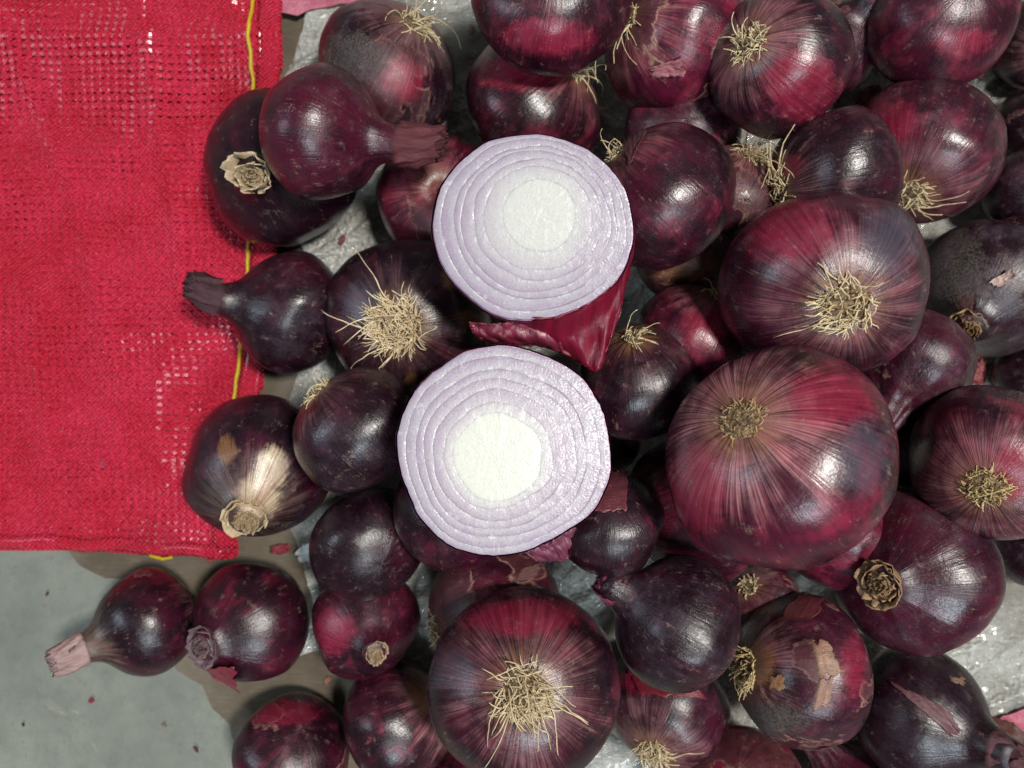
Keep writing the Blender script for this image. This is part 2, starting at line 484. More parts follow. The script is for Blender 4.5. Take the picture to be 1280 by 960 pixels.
def film(name, pts, z, label):
    me_pts = ragged([pix(a, b, z).xy for a, b in pts], 0.005, 0.0016, 8.0)
    o = sheet_from_outline(name, me_pts, z, PINK, 0.0004)
    tag(o, label, 'plastic film')
film('plastic_film', [(330, -80), (335, 14), (372, 20), (398, 10), (440, 4), (486, -14), (490, -90)], 0.0085, 'pink plastic film scrap with its straight edge beside the red net sack')
film('plastic_film', [(1222, 1040), (1228, 930), (1252, 894), (1300, 880), (1420, 860), (1420, 1040)], 0.0108, 'pink plastic film corner poking out from under the onion with a brown skin strip')

# ------------------------------------------------------------------ red net sack
def bag_h(x, y, lay):
    return 0.0046 + lay * 0.0016 + 0.0050 * max(0, 1 - 2.2 * abs(noise.noise((x * 4 + 2, y * 13 - x * 2, 8.0)))) ** 2 + 0.0030 * max(0, 1 - 3 * abs(noise.noise((x * 16, y * 7, 3.0)))) ** 2 + 0.0026 * noise.noise((x * 14, y * 22, 4.0 + lay * 1.2)) + 0.0007 * noise.noise((x * 60, y * 60, lay * 7.0))
def bag():
    root = empty('net_sack', pix(120, 300, 0.0))
    tag(root, 'flat empty red plastic net sack lying on the floor', 'sack')
    zr = 0.005
    def edge_r(v):     # right edge (pixels) at row v
        return 354 - 54 * smooth(250, 690, np.float64(v)) + 3 * math.sin(v * 0.03)
    def edge_b(u):     # bottom edge
        return 681 + 11 * smooth(0, 300, np.float64(u)) + 2.0 * math.sin(u * 0.07)
    for lay in (0, 1):
        vs, fs = [], []
        pitch = 10.2 if lay else 10.75
        vpitch = 9.3 if lay else 9.75
        offu, offv = (0, 0) if lay == 0 else (4.1, 5.2)
        def strand(pts, wid):
            n0 = len(vs)
            for i, p in enumerate(pts):
                q = pts[min(i + 1, len(pts) - 1)] - pts[max(i - 1, 0)]
                s = Vector((-q.y, q.x, 0)).normalized()
                w = wid * (0.5 + 0.10 * noise.noise((p.x * 300, p.y * 300, lay)))
                vs.append(p + s * w); vs.append(p + Vector((0, 0, 0.00045))); vs.append(p - s * w)
            for i in range(len(pts) - 1):
                a = n0 + 3 * i
                fs.append((a, a + 1, a + 4, a + 3)); fs.append((a + 1, a + 2, a + 5, a + 4))
        u = -190 + offu
        k = 0
        while u < 352:
            pts = []
            v = -150.0
            jit = 1.5 * noise.noise((k * 3.1, lay, 1))
            while v <= 700:
                uu = u + jit + 7.0 * noise.noise((u * 0.011, v * 0.009, 3 + lay)) + 0.9 * noise.noise((k * 7.7, v * 0.04, lay))
                if uu < edge_r(v) and v < edge_b(u):
                    p = pix(uu, v, zr)
                    p.z = bag_h(p.x, p.y, lay) + 0.0002 * (1 if int((v + 150) / 4.65) % 2 else -1)
                    pts.append(p)
                v += 4.65
            if len(pts) > 2: strand(pts, 0.0027 if lay else 0.0032)
            u += pitch; k += 1
        v = -150 + offv
        k = 0
        while v < 694:
            pts = []
            u = -190.0
            jit = 1.3 * noise.noise((k * 5.3, lay, 8))
            while u <= 356:
                vv = v + jit + 7.0 * noise.noise((u * 0.008, v * 0.010, 13 + lay)) + 0.8 * noise.noise((k * 3.3, u * 0.04, lay))
                if u < edge_r(vv) and vv < edge_b(u):
                    p = pix(u, vv, zr)
                    p.z = bag_h(p.x, p.y, lay) + 0.0002 * (-1 if int((u + 190) / 5.1) % 2 else 1)
                    pts.append(p)
                u += 5.1
            if len(pts) > 2: strand(pts, 0.0033)
            v += vpitch; k += 1
        o = link('net_layer', mesh_from([v_ - root.location for v_ in vs], fs, False), NET, root)
        o['kind'] = 'stuff'
    # folded hems down the right side and along the bottom
    def hem(name, path, wid, z0):
        vs, fs = [], []
        n = len(path)
        for i, (a, b) in enumerate(path):
            p = pix(a, b, zr)
            q = Vector(path[min(i + 1, n - 1)]) - Vector(path[max(i - 1, 0)])
            s = Vector((q.y, q.x)).normalized()
            for j in range(5):
                f = j / 4 - 0.5
                e = p + Vector((s.x, s.y, 0)) * f * wid * (1 + 0.12 * noise.noise((a * 0.05, b * 0.05, j)))
                e.z = bag_h(p.x, p.y, 1) + z0 + 0.0012 * math.cos(f * math.pi) + 0.0004 * noise.noise((a * 0.3, b * 0.3, j))
                vs.append(e - root.location)
        for i in range(n - 1):
            for j in range(4):
                a = i * 5 + j
                fs.append((a, a + 1, a + 6, a + 5))
        o = link(name, mesh_from(vs, fs), NET, root)
        md = o.modifiers.new('thick', 'SOLIDIFY'); md.thickness = 0.0004
    hem('side_hem', [(edge_r(v) - 14, v) for v in range(-150, 690, 8)], 0.0125, 0.0006)
    hem('bottom_hem', [(u, edge_b(u) - 7) for u in range(-190, 296, 8)], 0.0065, 0.0009)
    def thread(name, path, rad):
        pts = []
        for i in range(len(path) - 1):
            a, b = Vector(path[i]), Vector(path[i + 1])
            k = max(2, int((b - a).length / 6))
            for j in range(k):
                p = a.lerp(b, j / k)
                q = pix(p.x + 1.6 * noise.noise((p.y * 0.06, 1, 2)) + 0.7 * noise.noise((p.y * 0.3, 4, 2)), p.y, zr)
                q.z = bag_h(q.x, q.y, 1) + 0.0034
                pts.append(q - root.location)
        link(name, tube_mesh(pts, [rad * (0.85 + 0.35 * noise.noise((i_ * 0.9, 3, 3))) for i_ in range(len(pts))], 6), YELLOW, root)
    thread('yellow_thread', [(322, -120), (322, 0), (320, 62), (323, 120), (322, 220), (318, 312), (312, 380), (304, 445), (298, 490), (290, 560), (286, 640)], 0.0012)
    thread('yellow_thread', [(196, 690), (214, 694), (232, 690)], 0.0011)
    return root

def tube_mesh(pts, rads, sides, cap=True):
    vs, fs = [], []
    tube_into(vs, fs, pts, rads, sides)
    return mesh_from(vs, fs)

def tube_into(vs, fs, pts, rads, sides):
    n0 = len(vs)
    n = len(pts)
    ref = Vector((0.31, 0.57, 0.76))
    for i in range(n):
        t = (pts[min(i + 1, n - 1)] - pts[max(i - 1, 0)])
        if t.length < 1e-9: t = Vector((0, 0, 1))
        t.normalize()
        a = t.cross(ref)
        if a.length < 1e-3: a = t.cross(Vector((1, 0, 0)))
        a.normalize(); b = t.cross(a)
        for k in range(sides):
            an = 2 * math.pi * k / sides
            vs.append(pts[i] + (a * math.cos(an) + b * math.sin(an)) * rads[i])
    for i in range(n - 1):
        for k in range(sides):
            k2 = (k + 1) % sides
            fs.append((n0 + i * sides + k, n0 + i * sides + k2, n0 + (i + 1) * sides + k2, n0 + (i + 1) * sides + k))
    fs.append(tuple(n0 + (n - 1) * sides + k for k in range(sides)))
    fs.append(tuple(n0 + sides - 1 - k for k in range(sides)))

bag()

# ------------------------------------------------------------------ onions
ROOTH = 0.78        # root-end height of a unit bulb
def profile(neck):
    if neck == 2:       # bulb that tapers into a long neck
        c = [(0.0, -0.735), (0.07, -0.75), (0.16, -0.775), (0.30, -0.768), (0.48, -0.715), (0.68, -0.60), (0.85, -0.42), (0.96, -0.20), (1.0, 0.0),
             (0.96, 0.22), (0.87, 0.42), (0.73, 0.59), (0.55, 0.73), (0.40, 0.85), (0.30, 1.0), (0.20, 1.34)]
    elif neck:
        c = [(0.0, -0.735), (0.07, -0.75), (0.16, -0.775), (0.30, -0.768), (0.48, -0.715), (0.68, -0.60), (0.85, -0.42), (0.96, -0.20), (1.0, 0.02),
             (0.965, 0.24), (0.86, 0.45), (0.70, 0.62), (0.52, 0.76), (0.36, 0.87), (0.25, 0.98), (0.20, 1.08)]
    else:
        c = [(0.0, -0.735), (0.07, -0.75), (0.16, -0.775), (0.30, -0.768), (0.48, -0.715), (0.68, -0.60), (0.85, -0.42), (0.96, -0.20), (1.0, 0.02),
             (0.965, 0.24), (0.86, 0.45), (0.69, 0.61), (0.48, 0.73), (0.28, 0.80), (0.12, 0.835), (0.0, 0.84)]
    c = np.array(c)
    # Catmull-Rom resample
    P = np.vstack([2 * c[0] - c[1], c, 2 * c[-1] - c[-2]])
    out = []
    for i in range(1, len(P) - 2):
        for t in np.linspace(0, 1, 3, endpoint=False):
            a, b, d, e = P[i - 1], P[i], P[i + 1], P[i + 2]
            out.append(0.5 * (2 * b + (d - a) * t + (2 * a - 5 * b + 4 * d - e) * t * t + (-a + 3 * b - 3 * d + e) * t ** 3))
    out.append(c[-1])
    out = np.array(out)
    out[:, 0] = np.maximum(out[:, 0], 0.0)
    return out

def bulb_mesh(seed, neck, asp, sq, ridge=0.0):
    pr = profile(neck)
    NS = 80
    vs, fs = [], []
    nr = len(pr)
    sd = seed * 3.7
    rg_ = random.Random(int(seed * 91) + 5)
    flats = [Vector((rg_.uniform(-1, 1), rg_.uniform(-1, 1), rg_.uniform(-0.5, 0.5))).normalized() for _ in range(5)]
    for i in range(nr):
        r, z = pr[i]
        for k in range(NS):
            a = 2 * math.pi * k / NS
            ca, sa = math.cos(a), math.sin(a)
            d = 1 - sum(0.30 * max(0.0, (ca * r * f_.x + sa * r * f_.y + z * f_.z) - 0.80) for f_ in flats) + 0.055 * noise.noise((ca * r * 1.1 + sd, sa * r * 1.1, z * 1.1 + sd)) + 0.018 * noise.noise((ca * r * 3 + sd, sa * r * 3, z * 2 - sd))
            # meridional ribs, strongest close to both ends
            e = abs(z) ** 2
            d += (0.006 + ridge) * e * math.sin(a * 9 + sd + 1.5 * noise.noise((ca * 2, sa * 2, sd))) + (0.012 + ridge) * noise.noise((ca * 5 + sd, sa * 5, z * 0.7)) * (0.3 + e)
            rr = r * d
            vs.append((rr * ca, rr * sa * sq, z * asp * (1 + 0.02 * noise.noise((ca + sd, sa, 3)))))
    for i in range(nr - 1):
        for k in range(NS):
            k2 = (k + 1) % NS
            fs.append((i * NS + k, i * NS + k2, (i + 1) * NS + k2, (i + 1) * NS + k))
    n0 = len(vs)
    vs.append((0, 0, pr[0][1] * asp)); vs.append((0, 0, pr[-1][1] * asp - (0.02 if neck else 0)))
    for k in range(NS):
        k2 = (k + 1) % NS
        fs.append((n0, k2, k)); fs.append((n0 + 1, (nr - 1) * NS + k, (nr - 1) * NS + k2))
    me = mesh_from(vs, fs)
    bm = bmesh.new(); bm.from_mesh(me)
    bmesh.ops.remove_doubles(bm, verts=bm.verts, dist=1e-5)
    bmesh.ops.recalc_face_normals(bm, faces=bm.faces)
    bm.to_mesh(me); bm.free()
    return me

def roots_mesh(rng, n_short, n_long, asp, length, spread, bias, thick):
    """tuft of dry roots on the root plate, bulb unit space; bias = drift direction (unit space, x y)"""
    vs, fs = [], []
    hz = ROOTH * asp
    def keep_out(p):
        q = math.sqrt(p.x ** 2 + p.y ** 2 + (p.z / (hz * 1.0)) ** 2 * 1.0)
        lim = 0.99 if math.hypot(p.x, p.y) < 0.2 else 1.03
        if q < lim: p = Vector((p.x * lim / q, p.y * lim / q, p.z * lim / q))
        return p
    for i in range(n_short + n_long):
        lng = i >= n_short
        a = rng.uniform(0, 2 * math.pi); r = spread * math.sqrt(rng.random())
        p = Vector((r * math.cos(a), r * math.sin(a), -hz * 0.955))
        out = Vector((math.cos(a), math.sin(a), 0)) * rng.uniform(0.1, 0.9) * (r / spread)
        d = (out + Vector((0, 0, -1.0)) + Vector((bias[0], bias[1], 0)) * rng.uniform(0.2, 1.0)).normalized()
        L = length * (rng.uniform(1.3, 2.8) if lng else rng.uniform(0.35, 1.0))
        nseg = 11 if lng else 7
        step = L / nseg
        curl = Vector((rng.uniform(-1, 1), rng.uniform(-1, 1), rng.uniform(-1, 1)))
        pts, rad = [p.copy()], [thick * 1.15]
        th = thick * rng.uniform(0.7, 1.2)
        for s in range(nseg):
            cu = 0.5 if lng else 1.0
            d = (d + curl * 0.34 * cu + Vector((rng.uniform(-1, 1), rng.uniform(-1, 1), rng.uniform(-1, 1))) * 0.42 * cu
                 + Vector((p.x, p.y, 0)) * 0.12 + Vector((bias[0], bias[1], 0)) * 0.16 + Vector((0, 0, 0.10 * s / nseg * (3 if lng else 2)))).normalized()
            p = keep_out(p + d * step)
            pts.append(p.copy()); rad.append(th * (1 - 0.55 * (s + 1) / nseg))
        tube_into(vs, fs, pts, rad, 4)
    return mesh_from(vs, fs)

def plate_mesh(rng, asp, rad):
    """lumpy root plate"""
    vs, fs = [], []
    NS, NR = 26, 7
    sd = rng.uniform(0, 50)
    for i in range(NR + 1):
        f = i / NR
        for k in range(NS):
            a = 2 * math.pi * k / NS
            rr = rad * f * (1 + 0.14 * noise.noise((math.cos(a) * 2 + sd, math.sin(a) * 2, 0)))
            z = -asp * (0.745 + 0.06 * (1 - f ** 3)) - 0.03 * abs(noise.noise((rr * math.cos(a) * 24 + sd, rr * math.sin(a) * 24, 1)))
            vs.append((rr * math.cos(a), rr * math.sin(a), z + (0.05 if i == NR else 0)))
    for i in range(NR):
        for k in range(NS):
            k2 = (k + 1) % NS
            fs.append((i * NS + k, (i + 1) * NS + k, (i + 1) * NS + k2, i * NS + k2))
    return mesh_from(vs, fs)

def add_attr(me, name, vals):
    at = me.attributes.new(name, 'FLOAT', 'POINT')
    at.data.foreach_set('value', np.array(vals, dtype=np.float32))

def neck_mesh(rng, asp, L, r0, r1, bend, flat=0.72, fade=0.0):
    """dried neck: pleated, twisted and flattened leaf sheaths, frayed at the tip"""
    NS, NR = 64, 34
    vs, fs, al, ac = [], [], [], []
    sd = rng.uniform(0, 80)
    z0 = (0.98 if fade else 0.92) * asp
    LL = L + (0.10 if fade else 0.14)
    for i in range(NR + 1):
        f = i / NR
        r = r1 + (r0 - r1) * (1 - f) ** (1.5 if fade else 2.2)
        r *= 1 + 0.10 * noise.noise((f * 4 + sd, 0, 0)) - 0.06 * max(0, f - 0.75) * 4
        fl = 1 - (1 - flat) * min(1, max(0, f * 1.8 - 0.25))
        ox = bend[0] * f * f + 0.05 * f * noise.noise((f * 2.5, sd, 0))
        oy = bend[1] * f * f + 0.05 * f * noise.noise((f * 2.5, sd, 7))
        for k in range(NS):
            a = 2 * math.pi * k / NS
            tw = a + f * 0.9
            am = 0.12 + 0.88 * min(1, f * 1.5)
            pl_ = 1 + am * (0.26 * noise.noise((math.cos(tw) * 2.2 + sd, math.sin(tw) * 2.2, f * 1.2)) + 0.12 * noise.noise((math.cos(tw) * 6 + sd, math.sin(tw) * 6, f * 1.0)) + 0.05 * noise.noise((math.cos(tw) * 14 + sd, math.sin(tw) * 14, f * 2)))
            zz = z0 + LL * f
            if f > 0.8:
                zz += (f - 0.8) / 0.2 * (0.16 * min(1, L + 0.25) * noise.noise((math.cos(a) * 1.6 + sd, math.sin(a) * 1.6, 9)) + 0.05 * noise.noise((math.cos(a) * 7 + sd, math.sin(a) * 7, 5)))
            vs.append((ox + r * pl_ * math.cos(a), oy + r * pl_ * fl * math.sin(a), zz)); al.append(f); ac.append(a * 0.5 + math.cos(a) * 0.3)
    for i in range(NR):
        for k in range(NS):
            k2 = (k + 1) % NS
            fs.append((i * NS + k, i * NS + k2, (i + 1) * NS + k2, (i + 1) * NS + k))
    # hollow, puckered end with torn inner sheaths
    b = NR * NS
    for f, dz in ((0.80, -0.02), (0.62, 0.07), (0.48, -0.03), (0.30, 0.06), (0.12, -0.04)):
        c0 = len(vs)
        for k in range(NS):
            a = 2 * math.pi * k / NS
            g = f * (1 + 0.3 * noise.noise((math.cos(a) * 2 + sd, math.sin(a) * 2, f * 9)))
            vs.append((bend[0] + r1 * g * math.cos(a), bend[1] + r1 * g * flat * math.sin(a), z0 + LL - 0.03 + dz + 0.07 * noise.noise((math.cos(a) * 5 + sd, math.sin(a) * 5, f * 20)))); al.append(1.05); ac.append(rng.random() * 0.4 + a * 0.5)
        for k in range(NS):
            k2 = (k + 1) % NS
            fs.append((b + k, b + k2, c0 + k2, c0 + k))
        b = c0
    fs.append(tuple(b + k for k in range(NS)))
    me = mesh_from(vs, fs)
    add_attr(me, 'along', al); add_attr(me, 'across', ac)
    if fade: add_attr(me, 'fade', [float(1 - smooth(0.02, fade, np.float64(f_))) for f_ in al])
    return me

def collar_mesh(rng, asp, r, h, z0, jag, lean=(0, 0), flare=0.3):
    """one ragged papery layer of a cut-off neck"""
    NS, NR = 40, 6
    vs, fs, al, ac = [], [], [], []
    sd = rng.uniform(0, 90)
    for i in range(NR + 1):
        f = i / NR
        for k in range(NS):
            a = 2 * math.pi * k / NS
            rag = 1 + jag * noise.noise((math.cos(a) * 3.4 + sd, math.sin(a) * 3.4, 0.5)) + jag * 0.4 * noise.noise((math.cos(a) * 11 + sd, math.sin(a) * 11, 2.5))
            rr = r * (1 + flare * f * f + 0.16 * noise.noise((math.cos(a) * 2.2 + sd, math.sin(a) * 2.2, f)))
            vs.append((rr * math.cos(a) + lean[0] * f, rr * math.sin(a) * 0.88 + lean[1] * f, z0 + h * f * rag)); al.append(f); ac.append(a / 3 + math.cos(a))
    for i in range(NR):
        for k in range(NS):
            k2 = (k + 1) % NS
            fs.append((i * NS + k, i * NS + k2, (i + 1) * NS + k2, (i + 1) * NS + k))
    me = mesh_from(vs, fs)
    add_attr(me, 'along', al); add_attr(me, 'across', ac)
    return me

def patch_on(onion, quad, lift, tint, name='skin_flap', curl=0.0, rag=0.10, mat=None, nu=26, nv=18, label=None, thick=0.00035):
    """papery skin piece lying on a bulb: corners given in photo pixels, dropped on the bulb's surface"""
    bvh, parent = onion['bvh'], onion['root']
    rng = random.Random(hash(name) % 7 + len(parent.children) * 13 + int(quad[0][0]))
    sd = rng.uniform(0, 99)
    A, B, C_, D = [Vector(q) for q in quad]
    vs, fs, al, ac, ok = [], [], [], [], []
    o0 = Vector((0, 0, H))
    lastz = None
    for j in range(nv + 1):
        for i in range(nu + 1):
            u, v = i / nu, j / nv
            # ragged borders
            uu = u + (rag * noise.noise((v * 4 + sd, 1, 0)) + rag * 0.35 * noise.noise((v * 9 + sd, 2, 0))) * (1 if u > 0.5 else -1) * abs(2 * u - 1)
            vv = v + (rag * noise.noise((u * 4 + sd, 5, 0)) + rag * 0.35 * noise.noise((u * 9 + sd, 7, 0))) * (1 if v > 0.5 else -1) * abs(2 * v - 1)
            p = A.lerp(B, uu).lerp(D.lerp(C_, uu), vv)
            d = (pix(p.x, p.y, 0.0) - o0).normalized()
            hit = bvh.ray_cast(o0, d)
            if hit[0] is None:
                near = bvh.find_nearest(o0 + d * (onion['dist']))
                loc, nrm = near[0], near[1]
            else:
                loc, nrm = hit[0], hit[1]
            c = lift + curl * (max(0, u - 0.45) ** 2 + 0.3 * max(0, abs(v - 0.5) - 0.3)) + 0.0006 * noise.noise((u * 6 + sd, v * 3, 4)) * (1 if lift > 0.0006 else 0.3)
            vs.append(loc + nrm * max(c, 0.00025) - parent.location)
            al.append(u); ac.append(v)
    for j in range(nv):
        for i in range(nu):
            a = j * (nu + 1) + i
            fs.append((a, a + 1, a + nu + 2, a + nu + 1))
    me = mesh_from(vs, fs)
    add_attr(me, 'along', al); add_attr(me, 'across', ac)
    if curl < 0.003: add_attr(me, 'fade', [float(1 - smooth(0.0, 0.75, np.float64(u_))) for u_ in al])
    o = link(name, me, mat or PAPER, parent)
    o.color = (*tint, 1)
    md = o.modifiers.new('thick', 'SOLIDIFY'); md.thickness = thick * 0.5; md.offset = 1
    if label: o['label'] = label
    return o

placed = []      # (centre, radius) of everything already lying in the heap
ON = {}

def settle(px, py, rpx, up, zmin=None, fit=0.86, zfix=None):
    """lowest height at which a bulb seen at this pixel with this pixel radius rests on what lies below it"""
    if zfix: return pix(px, py, zfix), rpx * (H - zfix) / FPX
    z = 0.010
    while z < 0.26:
        R = rpx * (H - z) / FPX
        low = R * up
        c = pix(px, py, z)
        if z - low >= 0.006 - 1e-9 and (zmin is None or z >= zmin):
            if all((c - q).length >= fit * (R + r) for q, r in placed):
                return c, R
        z += 0.0008
    return pix(px, py, 0.2), rpx * (H - 0.2) / FPX

def onion(key, px, py, r, end, dx, dy, label, asp=1.0, sq=0.97, dark=0.6, red=0.3, dust=0.35, pale=0.6, creamy=0.0, torn=0.4,
          neck=None, roots=None, zmin=None, fit=0.86, spin=0.0, zfix=None, ridge=0.0):
    """end: which end looks at the camera ('root' / 'neck'), its pixel offset from the bulb's middle = (dx, dy)"""
    rng = random.Random(key)
    hh = (ROOTH if end == 'root' else 1.0) * asp
    s = min(0.985, math.hypot(dx, dy) / (r * hh))
    cz = math.sqrt(1 - s * s)
    c, R = settle(px, py, r, max(0.78 * asp, math.sqrt(s * s + (0.8 * asp * cz) ** 2)) * 0.97, zmin, fit, zfix)
    v = (Vector((0, 0, H)) - c).normalized()
    ex = Vector((1, 0, 0)); ex = (ex - v * ex.dot(v)).normalized()
    ey = v.cross(ex)
    l = math.hypot(dx, dy) or 1
    d = (ex * dx / l - ey * dy / l) * s + v * cz
    d = d if end == 'neck' else -d          # local +Z = neck
    q = d.to_track_quat('Z', 'Y').to_matrix().to_4x4() @ Matrix.Rotation(spin, 4, 'Z')
    low = 0.8 * R
    root = empty('red_onion', (c.x, c.y, c.z - low))
    tag(root, label, 'onion', 'red onions heaped on the floor')
    local = Matrix.Translation((0, 0, low)) @ q @ Matrix.Scale(R, 4)
    sq_ = sq
    body = link('bulb', bulb_mesh(key, (2 if neck[0] == 'long' else 1) if neck else 0, asp, sq_, ridge), SKIN, root)
    body.matrix_basis = local
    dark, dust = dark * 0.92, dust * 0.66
    for k_, v_ in dict(dark=dark, red=red, dust=dust, pale=pale, creamy=creamy, torn=torn, seed=float(key) * 1.37 + 2.0).items():
        body[k_] = float(v_)
    M = Matrix.Translation(root.location) @ local
    me = body.data
    bvh = BVHTree.FromPolygons([M @ v_.co for v_ in me.vertices], [tuple(p.vertices) for p in me.polygons])
    rec = dict(root=root, body=body, bvh=bvh, M=M, R=R, c=c, dist=(c - Vector((0, 0, H))).length, local=local, rng=rng)
    inv = M.to_3x3().inverted()
    def unit_dir(ax, ay):       # photo direction to bulb space
        w = ex * ax - ey * ay
        w = inv @ w
        w.z = 0
        return w.normalized() if w.length > 1e-6 else Vector((1, 0, 0))
    rec['dir'] = unit_dir
    if roots:
        ns, nl, length, spread = int(roots[0] * 1.9), int(roots[1] * 1.2), roots[2] * 0.95, roots[3] * 0.95
        bias = (0, 0)
        if len(roots) > 4 and roots[4]:
            w = unit_dir(*roots[4]); bias = (w.x * 0.8, w.y * 0.8)
        tint = roots[5] if len(roots) > 5 else (1, 1, 1)
        plate = o = link('root_plate', plate_mesh(rng, asp, spread * 1.12), PLATE, root); o.matrix_basis = local
        o = link('roots', roots_mesh(rng, ns, nl, asp, length, spread, bias, 0.0108 * 0.04 / R * 0.9), ROOT, plate)
        o.color = (*tint, 1); o['kind'] = 'stuff'
    if neck:
        kind = neck[0]
        if kind == 'long':
            _, L, r1, (bx, by), tint = neck
            w = unit_dir(bx, by) * math.hypot(bx, by) if (bx or by) else Vector((0, 0, 0))
            o = link('neck', neck_mesh(rng, asp, L, 0.335, r1, (w.x, w.y), fade=0.34 if tint[0] < 0 else 0.62), PAPER if tint[0] < 0 else NECK, root); o.matrix_basis = local
            tint = [abs(t_) for t_ in tint]
            o.color = (*tint, 1)
        else:
            _, n, rr, hgt, tint = neck
            core_ = o = link('neck', neck_mesh(rng, asp, hgt * 0.30, rr * 0.95, rr * 0.62, (0, 0), 0.9), PAPER, root); o.matrix_basis = local
            o.color = (tint[0] * 0.8, tint[1] * 0.75, tint[2] * 0.65, 1)
            for i in range(n):
                f = 1 - i / n
                o = link('neck_layer', collar_mesh(rng, asp, rr * (0.25 + 0.75 * f), hgt * rng.uniform(0.6, 1.15), 0.93 * asp, 0.8, (rng.uniform(-.05, .05), rng.uniform(-.05, .05)), 0.25 * f), PAPER, core_)
                tt = rng.uniform(0.7, 1.1)
                o.color = (tint[0] * tt, tint[1] * tt, tint[2] * tt, 1)
                md = o.modifiers.new('thick', 'SOLIDIFY'); md.thickness = 0.012
    placed.append((c, R))
    ON[key] = rec
    return rec

CREAM = (0.66, 0.52, 0.32)
TAN = (0.50, 0.32, 0.17)
PURP = (0.30, 0.07, 0.13)
WINE = (0.20, 0.018, 0.036)
DUSK = (0.16, 0.06, 0.07)

# --- lowest onions first; every later one settles on those before it
onion(1, 486, 86, 92, 'root', 32, -50, 'dusty scuffed onion alone on the plastic behind the long-necked onion by the sack', asp=0.95, dark=0.8, red=0.15, dust=0.95, torn=0.7, roots=(36, 9, 0.30, 0.17, (0.6, 1)))
onion(2, 352, 216, 96, 'neck', -28, 2, 'black onion on the sack edge with a short cream papery neck, partly under another', dark=0.98, red=0.0, dust=0.25, creamy=0.0, torn=0.1, neck=('stub', 5, 0.20, 0.24, (0.80, 0.66, 0.44)), sq=1.0)
onion(4, 364, 392, 76, 'neck', -70, -16, 'dark onion lying on the red sack with a long thick neck pointing over it', asp=1.02, dark=0.85, red=0.1, dust=0.5, torn=0.25, neck=('long', 0.55, 0.21, (0.0, -0.10), (0.7, 0.75, 0.8)))
onion(8, 325, 581, 92, 'neck', -12, 58, 'onion at the sack corner with a wide cream bleached patch round its neck', asp=1.08, dark=0.75, red=0.2, dust=0.4, creamy=0.12, torn=0.35, neck=('stub', 5, 0.24, 0.20, CREAM))
onion(11, 186, 776, 67, 'neck', -62, 30, 'small onion on bare concrete with a dry cream neck lying flat', dark=0.75, red=0.25, dust=0.2, creamy=0.2, torn=0.45, neck=('long', 0.52, 0.25, (0.0, 0.0), (-0.52, -0.36, -0.34)))
onion(12, 316, 777, 76, 'neck', -50, 26, 'glossy small onion with a blunt grey neck and a torn skin flake below it', asp=1.0, dark=0.62, red=0.25, dust=0.15, torn=0.2, neck=('stub', 5, 0.27, 0.15, (0.26, 0.17, 0.20)))
onion(10, 456, 778, 70, 'neck', 12, 32, 'small glossy onion tucked below a dark one with a split cream neck', dark=0.6, red=0.35, dust=0.25, torn=0.2, neck=('stub', 4, 0.17, 0.22, CREAM))
onion(13, 366, 940, 73, 'neck', 10, -30, 'wine red onion with torn dull skin beside the bare brown sheet', dark=0.55, red=0.32, dust=0.3, torn=0.75)
onion(16, 618, 772, 100, 'root', -72, 14, 'papery onion buried under the lower cut half with a tan root stub', dark=0.55, red=0.3, dust=0.35, torn=0.95, roots=(40, 0, 0.18, 0.16))
onion(58, 572, 992, 56, 'neck', 0, -30, 'pinkish onion wedged low against the onion with the long tangled roots', dark=0.3, red=0.5, torn=0.4)
onion(14, 498, 902, 74, 'root', 44, -24, 'glossy purple onion with pale streaks beside the onion with long tangled roots', dark=0.6, red=0.3, dust=0.2, pale=1.0, torn=0.15, roots=(20, 0, 0.15, 0.14))
onion(5, 545, 246, 78, 'root', 2, -8, 'brown onion with a red bare patch, half hidden by the upper cut half', dark=0.45, red=0.55, dust=0.35, torn=0.9, pale=0.3)
onion(20, 668, 132, 92, 'root', 46, -40, 'wine red onion with wispy roots below the glossy onion at the back', asp=0.95, dark=0.7, red=0.45, dust=0.25, torn=0.3, roots=(14, 8, 0.38, 0.09, (0.4, 1)))
onion(50, 862, 320, 68, 'neck', 20, 20, 'dull brown papery onion deep in the gap between the glossy dark and dusty big ones', dark=0.3, red=0.4, dust=0.5, torn=1.0, zfix=0.050)
onion(48, 868, 420, 74, 'root', 26, -48, 'reddish brown onion deep between the big dusty onion and the cut halves', dark=0.3, red=0.55, dust=0.45, torn=0.7, roots=(16, 5, 0.22, 0.12), zfix=0.066)
onion(63, 912, 246, 74, 'root', 20, -50, 'shaded onion with a bushy tan root tuft under the onions at the back', dark=0.6, red=0.2, dust=0.5, torn=0.8, roots=(50, 12, 0.42, 0.16, (0, 1)), zfix=0.055)
onion(23, 850, 168, 76, 'neck', 10, -20, 'plain dark wine onion behind the glossy onion beside the upper cut half', dark=0.6, red=0.3, dust=0.4, torn=0.5, zfix=0.045)
onion(22, 842, 48, 96, 'root', -54, -26, 'dry papery onion with flaking crimson skin at the back of the heap', dark=0.25, red=0.6, dust=0.3, torn=0.9, roots=(22, 8, 0.34, 0.12, (0.7, 1)), zfix=0.062)
onion(25, 1036, 60, 62, 'neck', 34, -46, 'slim purple onion squeezed behind one with curly roots, neck pointing up', dark=0.7, red=0.2, dust=0.5, torn=0.4, neck=('long', 0.5, 0.2, (0, 0), (0.9, 0.7, 1.0)))
onion(28, 1174, 20, 92, 'neck', 30, -40, 'bright purple shiny onion at the back over the bare plastic', asp=0.9, dark=0.45, red=0.40, dust=0.35, torn=0.2, zfix=0.055)
onion(29, 1306, 52, 60, 'root', 10, 10, 'dark onion beside the bright purple shiny one at the back edge', dark=0.8, red=0.2)
